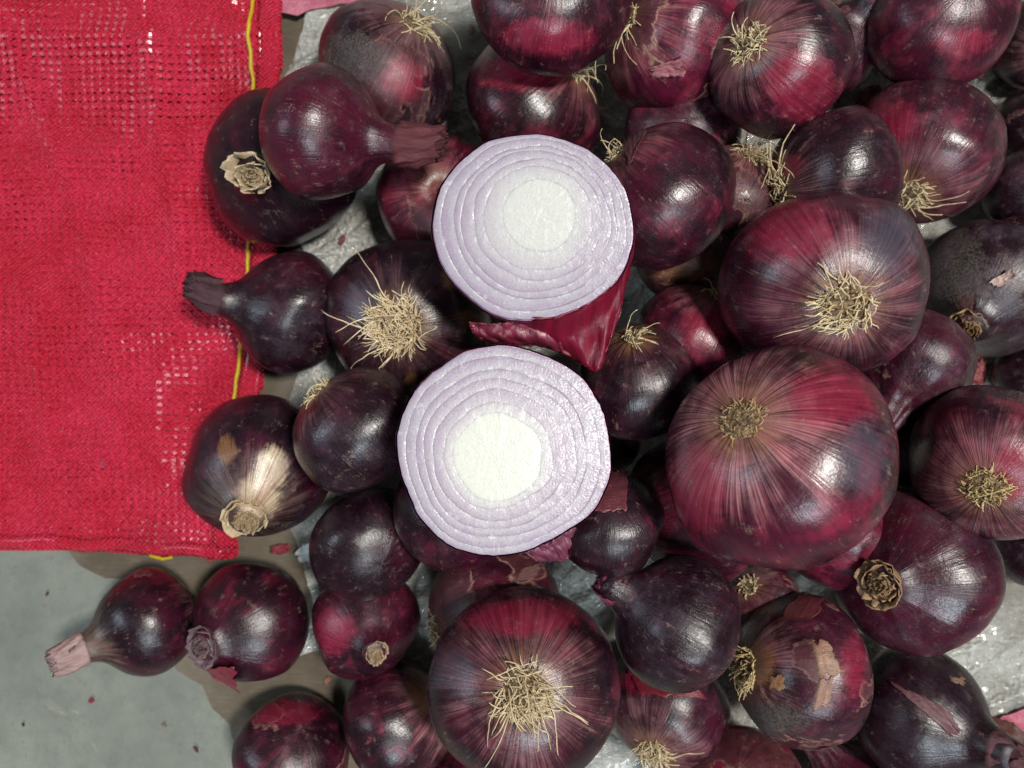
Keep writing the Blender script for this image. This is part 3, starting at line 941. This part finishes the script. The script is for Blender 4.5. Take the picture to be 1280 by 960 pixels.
onion(30, 1292, 163, 52, 'neck', -10, 6, 'small black onion above a smaller scuffed one at the heap edge', dark=0.95, red=0.05, dust=0.3)
onion(31, 1286, 236, 54, 'neck', 10, 16, 'small scuffed black onion between a black one and the mouldy one', dark=0.85, red=0.15, dust=0.7, torn=0.6)
onion(32, 1232, 360, 88, 'neck', -10, 44, 'mouldy grey-black onion with a broken tan neck facing up', dark=0.9, red=0.05, dust=1.25, torn=0.5, neck=('stub', 5, 0.20, 0.18, TAN))
onion(51, 1292, 468, 46, 'neck', 0, 0, 'very dark small onion below the mouldy one at the heap edge', dark=0.95, red=0.1)
onion(34, 1140, 452, 76, 'neck', -24, 62, 'wrinkled bluish purple onion squeezed under the big dusty one', dark=0.45, red=0.2, dust=0.9, torn=0.3, ridge=0.03, neck=('long', 0.25, 0.2, (0, 0), (1.2, 1.0, 1.5)), zfix=0.066)
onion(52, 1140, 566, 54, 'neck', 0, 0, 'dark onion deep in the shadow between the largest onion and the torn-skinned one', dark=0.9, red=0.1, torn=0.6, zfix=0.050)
onion(40, 1292, 682, 52, 'neck', 0, 0, 'black onion half under the torn-skinned onion on the white plastic', dark=0.95, red=0.05, dust=0.4)
onion(37, 1042, 664, 78, 'neck', -46, 46, 'pink-purple onion peeping out beneath the largest onion', dark=0.2, red=0.6, dust=0.5, torn=0.2, ridge=0.02, zfix=0.060)
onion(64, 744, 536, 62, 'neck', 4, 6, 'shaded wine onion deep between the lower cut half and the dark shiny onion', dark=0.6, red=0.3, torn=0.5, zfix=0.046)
onion(36, 866, 634, 96, 'root', -70, 18, 'wine red onion under the largest onion with a tan root fringe', dark=0.6, red=0.4, dust=0.45, torn=0.3, roots=(18, 2, 0.12, 0.14), zfix=0.060)
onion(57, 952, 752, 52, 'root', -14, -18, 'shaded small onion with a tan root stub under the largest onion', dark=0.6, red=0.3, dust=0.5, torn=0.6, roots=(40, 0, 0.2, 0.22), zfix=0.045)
onion(49, 762, 655, 72, 'neck', 6, -50, 'shiny black onion beside the lower cut half with a pink skin flap', dark=0.92, red=0.1, dust=0.25, torn=0.1)
onion(44, 834, 884, 80, 'root', -22, 46, 'purple onion under the smooth necked one with roots fanned at its base', dark=0.60, red=0.20, dust=0.65, torn=0.5, roots=(60, 12, 0.36, 0.2, (0, 0.6)))
onion(45, 926, 992, 82, 'neck', 0, -30, 'crimson papery onion cropped below the tan-patched onion', dark=0.15, red=0.7, dust=0.2, torn=0.7, ridge=0.02, zfix=0.050)
onion(46, 1092, 1010, 84, 'neck', -40, -62, 'streaky purple onion with pleated skin under the onion with a brown strip', dark=0.4, red=0.35, dust=0.4, torn=0.3, ridge=0.04, neck=('long', 0.4, 0.2, (0, 0), (0.9, 0.6, 0.9)))
onion(41, 1148, 892, 86, 'neck', 66, 34, 'black onion with a loose brown strip of skin across it', dark=0.95, red=0.05, dust=0.4, torn=0.1, neck=('long', 0.35, 0.2, (0, 0), (1.0, 0.9, 0.9)))
# --- second layer
onion(21, 690, 0, 99, 'neck', 10, -60, 'large glossy wine onion with crimson patches at the back of the heap', asp=0.92, dark=0.70, red=0.35, dust=0.4, torn=0.1, zfix=0.084)
onion(24, 972, 78, 91, 'root', -36, -22, 'round purple onion with curly golden roots at the back of the heap', dark=0.60, red=0.32, dust=0.4, pale=0.70, torn=0.15, roots=(60, 4, 0.26, 0.20), zfix=0.086)
onion(27, 1152, 192, 95, 'root', -10, 44, 'bright purple onion with a straggly root tuft beside bare plastic', dark=0.45, red=0.38, dust=0.65, torn=0.2, pale=0.5, roots=(50, 7, 0.30, 0.20, (0.4, 0.5)))
onion(26, 1040, 226, 92, 'root', -58, 12, 'dark wine onion resting above the big dusty one, roots at its side', asp=0.95, dark=0.7, red=0.3, dust=0.4, torn=0.15, roots=(40, 5, 0.30, 0.18, (0.3, -0.3)), zfix=0.078)
onion(3, 402, 170, 84, 'neck', 74, 8, 'plum onion perched over a black one, its fat dry neck pointing to the cut halves', asp=1.0, dark=0.4, red=0.3, dust=0.5, torn=0.35, neck=('long', 0.80, 0.27, (0.0, -0.05), (1.25, 0.8, 0.85)), sq=1.05, zfix=0.078)
onion(19, 826, 248, 96, 'root', -62, -62, 'glossy dark purple onion leaning against the upper cut half', asp=1.05, dark=0.65, red=0.3, dust=0.3, torn=0.15, pale=0.3, roots=(26, 3, 0.22, 0.13), zfix=0.080)
onion(47, 796, 476, 80, 'root', -6, -52, 'dark shiny onion between the cut halves and the largest onion', asp=1.05, dark=0.8, red=0.15, dust=0.35, torn=0.15, pale=0.15, roots=(24, 6, 0.26, 0.15, (0.8, 0.2)), zfix=0.076)
onion(6, 512, 400, 104, 'root', -12, 6, 'dark onion with a big cream root tuft left of the cut halves', dark=0.85, red=0.15, dust=0.35, pale=0.15, torn=0.35, roots=(190, 10, 0.36, 0.27, (-1.0, -0.1), (1.15, 1.15, 1.2)))
onion(9, 460, 678, 73, 'neck', 20, 30, 'smooth blackish onion on top of the split-necked small one', dark=0.9, red=0.1, dust=0.3, torn=0.05)
onion(7, 446, 536, 86, 'root', -58, -58, 'smooth dark onion with a tan root fringe, beside the lower cut half', dark=0.85, red=0.12, dust=0.45, torn=0.1, pale=0.3, roots=(60, 5, 0.20, 0.22, (-0.4, 1)), zfix=0.072)
onion(53, 566, 640, 76, 'neck', -20, 20, 'dark reddish onion directly beneath the lower cut half', dark=0.7, red=0.3, dust=0.3, torn=0.5)
onion(15, 653, 853, 122, 'root', 0, 8, 'large round onion with long tangled straw-coloured roots', dark=0.75, red=0.28, dust=0.3, pale=0.40, torn=0.30, roots=(130, 20, 0.27, 0.21, (0.15, 0.25)), zfix=0.092)
onion(43, 848, 778, 86, 'neck', -66, -38, 'smooth blue-black onion with a clean pointed neck and pinkish tip', asp=1.0, dark=0.85, red=0.08, dust=0.55, torn=0.1, neck=('long', 0.26, 0.22, (0, 0), (2.6, 1.2, 2.2)))
onion(42, 999, 838, 94, 'root', -62, -4, 'onion with flaky tan and brown outer skin and bushy roots', asp=1.0, dark=0.55, red=0.35, dust=0.6, pale=0.7, torn=0.75, roots=(90, 4, 0.24, 0.26, (-0.5, 0.3), (0.85, 0.78, 0.65)), zfix=0.068)
onion(39, 1140, 714, 104, 'neck', -32, 14, 'wide purple onion showing its brown spiral cut neck', asp=0.82, dark=0.45, red=0.2, dust=0.7, torn=0.5, ridge=0.015, neck=('stub', 6, 0.23, 0.16, TAN), zfix=0.074)
onion(38, 1240, 578, 102, 'root', -8, 30, 'crimson onion with a torn window in its skin and yellow roots', dark=0.60, red=0.40, dust=0.35, pale=0.60, torn=0.45, roots=(90, 3, 0.18, 0.21, (0.2, -0.6), (0.85, 0.8, 0.6)), zfix=0.092)
# --- top
onion(33, 1028, 357, 127, 'root', 26, 22, 'big dusty purple onion with a curled golden root tuft on the heap', dark=0.60, red=0.36, dust=0.60, pale=0.38, torn=0.15, roots=(90, 7, 0.26, 0.22, (-0.8, 0.1)), zfix=0.106)
onion(35, 967, 571, 145, 'root', -34, -42, 'largest onion, glossy crimson with pale streaks and a trimmed brown root', asp=0.98, dark=0.55, red=0.48, dust=0.20, pale=1.15, torn=0.18, roots=(150, 1, 0.10, 0.17, None, (0.62, 0.52, 0.42)), sq=0.96, zfix=0.124)

# --- skin markings and painted sheen of particular bulbs (photo pixel, half widths)
def mark(key, px, py, rx, ry, what):
    rec = ON[key]; me = rec['body'].data; M = rec['M']
    at = me.attributes.get(what) or me.attributes.new(what, 'FLOAT', 'POINT')
    for v_ in me.vertices:
        p = M @ v_.co
        n_ = M.to_3x3() @ v_.normal
        if n_.dot(Vector((0, 0, H)) - p) <= 0: continue
        u = 640 + p.x / (H - p.z) * FPX; w = 480 - p.y / (H - p.z) * FPX
        d = math.hypot((u - px) / rx, (w - py) / ry)
        if d < 1.5:
            at.data[v_.index].value = max(at.data[v_.index].value, float(1 - smooth(0.4, 1.5, np.float64(d))))
for a_ in ((33, 985, 285, 62, 46, 'blush'), (33, 1110, 300, 36, 50, 'bruise_sheen'), (35, 1078, 570, 34, 52, 'bruise_sheen'), (35, 872, 612, 40, 60, 'blush'),  # blue-grey on both big onions is cool reflection painted into the skin colour
           (35, 1040, 500, 60, 40, 'blush'), (21, 686, 46, 60, 26, 'blush'), (20, 655, 92, 62, 24, 'blush'), (24, 1000, 108, 50, 46, 'blush'),
           (27, 1112, 152, 40, 30, 'blush'), (28, 1200, 52, 40, 20, 'blush'), (38, 1268, 588, 30, 40, 'blush'), (15, 650, 772, 80, 24, 'blush'), (15, 560, 836, 34, 30, 'bruise_sheen'),
           (6, 562, 350, 10, 14, 'ochre'), (6, 584, 398, 16, 12, 'ochre'), (6, 514, 482, 9, 20, 'ochre'), (6, 450, 380, 26, 30, 'bruise_sheen'), (8, 284, 562, 13, 18, 'ochre'), (8, 322, 622, 30, 30, 'cream'), (8, 340, 586, 20, 30, 'cream'), (5, 540, 254, 22, 22, 'blush'),
           (5, 568, 240, 18, 14, 'ochre'), (42, 1068, 830, 18, 42, 'blush'), (42, 950, 830, 20, 30, 'ochre'), (42, 960, 900, 50, 24, 'mould'), (44, 812, 852, 40, 18, 'blush'), (36, 830, 640, 26, 34, 'blush'),
           (48, 880, 410, 30, 30, 'blush'), (26, 985, 208, 20, 16, 'blush'), (10, 416, 790, 28, 30, 'blush'), (14, 530, 862, 20, 30, 'ochre'), (32, 1188, 332, 44, 54, 'mould'),
           (32, 1250, 380, 26, 24, 'bruise_sheen'), (1, 440, 70, 40, 34, 'mould'), (1, 505, 100, 30, 30, 'blush'), (50, 850, 330, 50, 24, 'ochre'), (13, 350, 890, 50, 18, 'blush')):
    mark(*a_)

# --- loose pieces of skin on particular bulbs
patch_on(ON[41], [(1106, 848), (1182, 886), (1200, 914), (1190, 920)], 0.0008, DUSK, curl=0.004, rag=0.16)
patch_on(ON[41], [(1180, 846), (1204, 848), (1206, 856), (1182, 852)], 0.0003, (0.30, 0.18, 0.12), rag=0.3)
patch_on(ON[49], [(756, 592), (784, 586), (782, 640), (744, 640)], 0.0006, (0.17, 0.045, 0.06), curl=0.0035, rag=0.12)
patch_on(ON[44], [(784, 838), (836, 822), (880, 874), (800, 866)], 0.0006, (0.20, 0.014, 0.03), curl=0.006, rag=0.12)
patch_on(ON[42], [(1006, 804), (1034, 800), (1052, 842), (1012, 848)], 0.0003, (0.34, 0.19, 0.12), rag=0.18, curl=0.001)
patch_on(ON[42], [(1016, 852), (1042, 846), (1036, 880), (1006, 892)], 0.0003, (0.34, 0.19, 0.13), rag=0.18, curl=0.001)
patch_on(ON[42], [(956, 846), (980, 844), (980, 862), (954, 860)], 0.0003, (0.36, 0.19, 0.09), rag=0.30)
patch_on(ON[42], [(960, 790), (1000, 742), (1030, 748), (1010, 790)], 0.0003, (0.16, 0.036, 0.045), rag=0.2, curl=0.001)
patch_on(ON[12], [(250, 834), (296, 826), (300, 854), (256, 858)], 0.0012, (0.26, 0.02, 0.045), curl=0.012, rag=0.18)
patch_on(ON[32], [(1236, 352), (1262, 338), (1268, 346), (1246, 360)], 0.0008, (0.66, 0.50, 0.44), curl=0.01, rag=0.2)
patch_on(ON[22], [(812, 84), (850, 72), (856, 92), (818, 96)], 0.0008, (0.44, 0.16, 0.19), curl=0.006, rag=0.25)
patch_on(ON[16], [(640, 716), (676, 704), (668, 724), (630, 730)], 0.0006, (0.24, 0.12, 0.12), curl=0.002, rag=0.2)
patch_on(ON[19], [(778, 176), (812, 164), (800, 186), (788, 208)], 0.0008, (0.14, 0.045, 0.06), curl=0.004, rag=0.2)

# ------------------------------------------------------------------ the two cut halves
def half_onion(label, px, py, rx, ry, core, fr, zmin, tilt, seed, cols):
    rng = random.Random(seed)
    c, R = settle(px, py, rx, 0.62, zmin, 0.55)
    k = (H - c.z) / FPX
    low = 0.66 * R
    root = empty('cut_onion_half', (c.x, c.y, c.z - low))
    tag(root, label, 'onion half', 'two halves of a cut onion')
    frame = Matrix.Translation((0, 0, low)) @ Matrix.Rotation(math.radians(tilt[0]), 4, 'X') @ Matrix.Rotation(math.radians(tilt[1]), 4, 'Y')
    sy = ry / rx
    NS = 128
    co = Vector((core[0] * k, -core[1] * k))
    def outline(f, a, j):
        ca, sa = math.cos(a), math.sin(a)
        w = 1 + 0.060 * noise.noise((ca * 1.1 + seed, sa * 1.1, 1.0)) + 0.016 * f * noise.noise((ca * 3.1 + seed, sa * 3.1, 6.0)) + 0.006 * f * noise.noise((ca * 17, sa * 17, seed)) + (0.08 * (1 - f) + 0.008) * noise.noise((ca * 1.7 + seed + j * 2.3, sa * 1.7, 4)) + 0.008 * noise.noise((ca * 4 + j * 4, sa * 4, seed)) * (1.7 - f) + 0.004 * noise.noise((ca * 13 + j * 4, sa * 13, seed))
        g = (1 - f)
        return Vector((co.x * g ** 0.8 + R * f * w * ca, co.y * g ** 0.8 + R * f * w * sa * (sy + (1 - sy) * g)))
    # skin bowl below the cut
    vs, fs = [], []
    NP = 18
    for i in range(NP + 1):
        t = i / NP * math.pi * 0.5
        rr = math.cos(t) ** 0.8 if i < NP else 0.0
        bul = 1.003 + 0.07 * math.sin(2 * t) * (1 + 0.8 * noise.noise((math.cos(seed), math.sin(seed), 0)))
        for q in range(NS):
            a = 2 * math.pi * q / NS
            p = outline(1.0, a, 0)
            rg = 1 + 0.012 * noise.noise((math.cos(a) * 6 + seed, math.sin(a) * 6, i * 0.1)) * min(1, i)
            z = -0.66 * R * math.sin(t) + (0.0012 * noise.noise((math.cos(a) * 12, math.sin(a) * 12, seed)) if i == 0 else 0)
            vs.append((p.x * rr * bul * rg, p.y * rr * bul * rg, z - 0.0002))
    for i in range(NP):
        for q in range(NS):
            q2 = (q + 1) % NS
            fs.append((i * NS + q, (i + 1) * NS + q, (i + 1) * NS + q2, i * NS + q2))
    sk = link('outer_skin', mesh_from(vs, fs), SKIN, root)
    # unit-space bowl so the skin texture keeps its scale
    for v_ in sk.data.vertices: v_.co = v_.co / R
    sk.matrix_basis = frame @ Matrix.Scale(R, 4)
    for k_, v_ in dict(dark=0.25, red=0.65, dust=0.15, pale=0.0, creamy=0.0, torn=0.2, seed=seed * 3.3).items(): sk[k_] = float(v_)
    # wet base that shows in the joints between the scales
    vs, fs, ed = [], [], []
    for f in (1.0, 0.5, 0.02):
        for q in range(NS):
            p = outline(f, 2 * math.pi * q / NS, 0); vs.append((p.x * 0.995, p.y * 0.995, -0.0016)); ed.append(0.6)
    for i in range(2):
        for q in range(NS):
            q2 = (q + 1) % NS
            fs.append((i * NS + q, i * NS + q2, (i + 1) * NS + q2, (i + 1) * NS + q))
    fs.append(tuple(2 * NS + q for q in range(NS)))
    me = mesh_from(vs, fs, False); add_attr(me, 'edge', ed); add_attr(me, 'grain', ed)
    o = link('flesh_base', me, FLESH, root); o.matrix_basis = frame; o.color = (0.46, 0.24, 0.42, 1); o['rind'] = 0.0
    # the scales, one ring each
    n = len(fr)
    for j in range(n):
        f1 = fr[j]; f0 = fr[j + 1] if j + 1 < n else 0.0
        vs, fs, ed = [], [], []
        lift = 0.00010 * noise.noise((j * 3.3, seed, 0)) + 0.00002 * j
        
        prof = [(0.0, -0.0030), (0.0, -0.00002), (0.0, -0.00002), (0.03, 0.0), (0.2, 0.00004), (0.5, 0.00005), (0.8, 0.00004), (0.97, 0.0), (1.0, -0.00002), (1.0, -0.00002), (1.0, -0.0030)]
        for q in range(NS):
            a = 2 * math.pi * q / NS
            po = outline(f1, a, j); pi_ = outline(f0, a, j + 1)
            dv = (po - pi_); L = max(dv.length, 1e-6); dv /= L
            for t, dz in prof:
                jn = max(0, noise.noise((math.cos(a) * 2.6 + j * 5, math.sin(a) * 2.6, seed)) - 0.02) * (0.0 if j > n - 3 else 0.55)
                gp = 0.00020 * jn
                if t in (0.0, 1.0) and dz > -0.001: dz = -0.00035 * jn - 0.00001
                p = pi_ + dv * (gp + (L - 2 * gp) * t)
                wob = 0.00012 * noise.noise((p.x * 420, p.y * 420, seed + j))
                vs.append((p.x, p.y, dz + lift + wob)); ed.append(t)
        m_ = len(prof)
        for q in range(NS):
            q2 = (q + 1) % NS
            for t in range(m_ - 1):
                if t in (1, m_ - 3): continue
                fs.append((q * m_ + t, q * m_ + t + 1, q2 * m_ + t + 1, q2 * m_ + t))
        me = mesh_from(vs, fs); add_attr(me, 'edge', ed); add_attr(me, 'grain', ed)
        o = link('onion_ring' if f0 > 0 else 'core', me, FLESH, root)
        o.matrix_basis = frame; o.color = (*[x_ * 0.80 for x_ in cols[j]], 1); o['rind'] = (1.0, 1.0, 1.0, 0.95, 0.85, 0.55, 0.04, 0.0)[j]
    placed.append((c - Vector((0, 0, 0.2 * R)), R * 0.8))
    M = Matrix.Translation(root.location) @ frame @ Matrix.Scale(R, 4)
    bvh = BVHTree.FromPolygons([M @ v_.co for v_ in sk.data.vertices], [tuple(p.vertices) for p in sk.data.polygons])
    return dict(root=root, c=c, R=R, bvh=bvh, k=k, dist=H - c.z)

def ring_cols(a, b, n, p):
    return [tuple(a[i] + (b[i] - a[i]) * (j / (n - 1)) ** p for i in range(3)) for j in range(n)]
fr_low = [0.985, 0.905, 0.795, 0.71, 0.615, 0.50, 0.41]
fr_up = [0.985, 0.91, 0.80, 0.735, 0.63, 0.535, 0.36]
low_half = half_onion('freshly cut onion half with a large pale yellow centre and lilac rings', 630, 562, 135, 131, (-12, 14), fr_low, 0.116, (-4, 2), 5.0,
                      [(0.44, 0.40, 0.46), (0.46, 0.42, 0.48), (0.47, 0.425, 0.485), (0.50, 0.455, 0.51), (0.51, 0.46, 0.51), (0.61, 0.575, 0.59), (0.70, 0.70, 0.64), (0.72, 0.725, 0.645)])
up_half = half_onion('cut onion half with wet lilac rings and a crimson skin flap hanging below', 665, 285, 127, 116, (14, -22), fr_up, 0.120, (5, -3), 9.0,
                     [(0.43, 0.39, 0.45), (0.45, 0.41, 0.47), (0.46, 0.415, 0.475), (0.48, 0.435, 0.49), (0.51, 0.47, 0.515), (0.57, 0.55, 0.56), (0.63, 0.625, 0.60), (0.66, 0.665, 0.61)])

def sheet_px(name, parent, rows, tint, thick=0.0005, nv=26, wob=0.0012, mat=None):
    """curved skin piece: rows of (px, py, z) control points, interpolated across and along"""
    rows = [[pix(a, b, z) for a, b, z in r] for r in rows]
    def cr(pts, t):
        n = len(pts) - 1
        s = min(int(t * n), n - 1); f = t * n - s
        g = lambda i: pts[max(0, min(n, i))]
        a, b, c_, d = g(s - 1), g(s), g(s + 1), g(s + 2)
        return 0.5 * (2 * b + (c_ - a) * f + (2 * a - 5 * b + 4 * c_ - d) * f * f + (-a + 3 * b - 3 * c_ + d) * f ** 3)
    vs, fs, al, ac = [], [], [], []
    nu = 40
    sd = tint[0] * 50
    for j in range(nv + 1):
        for i in range(nu + 1):
            u, v = i / nu, j / nv
            uu = min(1, max(0, u))
            p = cr([cr(r, uu) for r in rows], v)
            p = p + Vector((0, 0, wob * noise.noise((u * 9 + sd, v * 3, 1)) + 0.4 * wob * noise.noise((u * 24 + sd, v * 4, 3))))
            if v > 0.8 or v < 0.15 or u < .06 or u > .94:
                p = p + Vector((noise.noise((u * 20, v * 20, sd)), noise.noise((u * 20, v * 20, sd + 9)), 0)) * 0.0008
            vs.append(p - parent.location); al.append(v); ac.append(u)
    for j in range(nv):
        for i in range(nu):
            a = j * (nu + 1) + i
            fs.append((a, a + 1, a + nu + 2, a + nu + 1))
    me = mesh_from(vs, fs)
    add_attr(me, 'along', al); add_attr(me, 'across', ac)
    o = link(name, me, mat or PAPER, parent)
    o.color = (*tint, 1)
    md = o.modifiers.new('thick', 'SOLIDIFY'); md.thickness = thick
    return o
zu = up_half['c'].z
sheet_px('skin_flap', up_half['root'], [
    [(640, 392, zu - .004), (690, 396, zu - .003), (745, 372, zu - .002), (776, 336, zu - .002), (792, 296, zu - .003)],
    [(648, 412, zu - .016), (690, 420, zu - .013), (742, 405, zu - .010), (772, 366, zu - .008), (788, 330, zu - .008)],
    [(668, 428, zu - .022), (704, 438, zu - .018), (744, 432, zu - .014), (768, 400, zu - .012), (781, 362, zu - .012)],
    [(690, 432, zu - .026), (718, 448, zu - .020), (746, 464, zu - .016), (762, 430, zu - .014), (775, 392, zu - .014)]], (0.20, 0.0065, 0.030), wob=0.0022)
sheet_px('skin_flap', up_half['root'], [
    [(586, 402, zu - .012), (620, 404, zu - .010), (655, 398, zu - .010), (690, 396, zu - .010)],
    [(592, 416, zu - .015), (624, 420, zu - .013), (660, 420, zu - .013), (700, 424, zu - .013)],
    [(600, 424, zu - .019), (632, 430, zu - .018), (668, 432, zu - .018), (704, 440, zu - .018)]], (0.20, 0.022, 0.05), wob=0.002)
zl = low_half['c'].z
sheet_px('skin_flap', low_half['root'], [
    [(655, 690, zl - .014), (690, 676, zl - .010), (716, 656, zl - .010)],
    [(664, 696, zl - .016), (700, 686, zl - .013), (724, 668, zl - .014)],
    [(676, 701, zl - .020), (706, 699, zl - .018), (726, 690, zl - .020)]], (0.22, 0.06, 0.11), wob=0.002)

# ------------------------------------------------------------------ crumbs
def flake(px, py, size, ang, z, tint, label, ar=0.5):
    rng = random.Random(px * 7 + py)
    root_loc = pix(px, py, z)
    vs, fs, al, ac = [], [], [], []
    n = 8
    ca, sa = math.cos(ang), math.sin(ang)
    for j in range(n + 1):
        for i in range(n + 1):
            u, v = i / n - 0.5, j / n - 0.5
            s = size * (1 + 0.5 * noise.noise((u * 4 + px, v * 4 + py, 0)))
            x, y = u * s, v * s * ar * (1 - abs(u) * 0.9)
            vs.append((x * ca - y * sa, x * sa + y * ca, 0.10 * size * (u * u * 3) + 0.0006 + 0.12 * size * noise.noise((u * 5 + px, v * 5, 2)))); al.append(u); ac.append(v)
    for j in range(n):
        for i in range(n):
            a = j * (n + 1) + i
            fs.append((a, a + 1, a + n + 2, a + n + 1))
    me = mesh_from(vs, fs); add_attr(me, 'along', al); add_attr(me, 'across', ac)
    o = link('skin_flake', me, PAPER)
    o.location = root_loc; o.color = (*tint, 1)
    md = o.modifiers.new('thick', 'SOLIDIFY'); md.thickness = 0.0003; md.offset = 1
    tag(o, label, 'onion skin', 'loose flakes of onion skin')
flake(115, 875, 0.0030, 0.3, 0.0005, (0.30, 0.02, 0.04), 'red crumb of skin on the concrete beside the cream-necked onion', 0.9)
flake(246, 936, 0.0036, 2.3, 0.0005, (0.10, 0.02, 0.03), 'dark crumb of skin on the concrete beside the ragged brown edge')
flake(124, 573, 0.0100, -0.7, 0.0105, (0.30, 0.12, 0.22), 'purple sliver of skin lying on the red net', 0.30)
flake(352, 686, 0.0100, 0.1, 0.006, (0.28, 0.02, 0.04), 'crimson flake of skin under the onion with the bleached neck', 0.6)
flake(1216, 80, 0.0200, 0.9, 0.012, (0.24, 0.02, 0.04), 'large crimson flake of skin on the plastic under the bright shiny onion', 0.8)
flake(1084, 120, 0.0150, 0.5, 0.012, (0.36, 0.05, 0.08), 'bright red flake of skin on the plastic among the back onions', 0.6)
flake(1222, 466, 0.0130, 1.5, 0.010, (0.22, 0.03, 0.03), 'brown-red flake of skin standing by the mouldy onion', 0.8)
flake(1256, 918, 0.0260, -0.5, 0.014, (0.10, 0.03, 0.02), 'dark brown flake of skin lying on the pink film', 0.6)
flake(384, 690, 0.0110, 0.5, 0.008, (0.75, 0.85, 0.85), 'whitish scrap on the brown sheet between the bleached-neck and smooth onions', 0.9)

for px_, py_, sz_, z_, tn_, lb_ in (
        (60, 742, 0.0022, 0.0005, (0.12, 0.04, 0.03), 'tiny brown crumb on the bare concrete near the sack hem'),
        (206, 906, 0.0026, 0.0005, (0.30, 0.20, 0.12), 'tiny tan crumb on bare concrete'),
        (30, 905, 0.0020, 0.0005, (0.06, 0.04, 0.03), 'tiny dark crumb far out on bare concrete'),
        (262, 700, 0.0040, 0.0022, (0.28, 0.10, 0.06), 'small rusty flake on the brown sheet below the sack'),
        (410, 850, 0.0050, 0.0022, (0.36, 0.16, 0.12), 'pinkish flake on the brown sheet beside the split-necked onion'),
        (428, 300, 0.0050, 0.0085, (0.24, 0.05, 0.06), 'small red flake on plastic in the gap by the black onion'),
        (1100, 84, 0.0060, 0.0085, (0.34, 0.14, 0.08), 'rusty flake on plastic in the gap at the back'),
        (1262, 100, 0.0050, 0.0085, (0.16, 0.05, 0.04), 'brown flake on plastic beside the small black onion'),
        (590, 40, 0.0050, 0.0085, (0.30, 0.16, 0.10), 'tan flake on plastic near the glossy wine onion')):
    flake(px_, py_, sz_, px_ * 0.7, z_, tn_, lb_, 0.7)
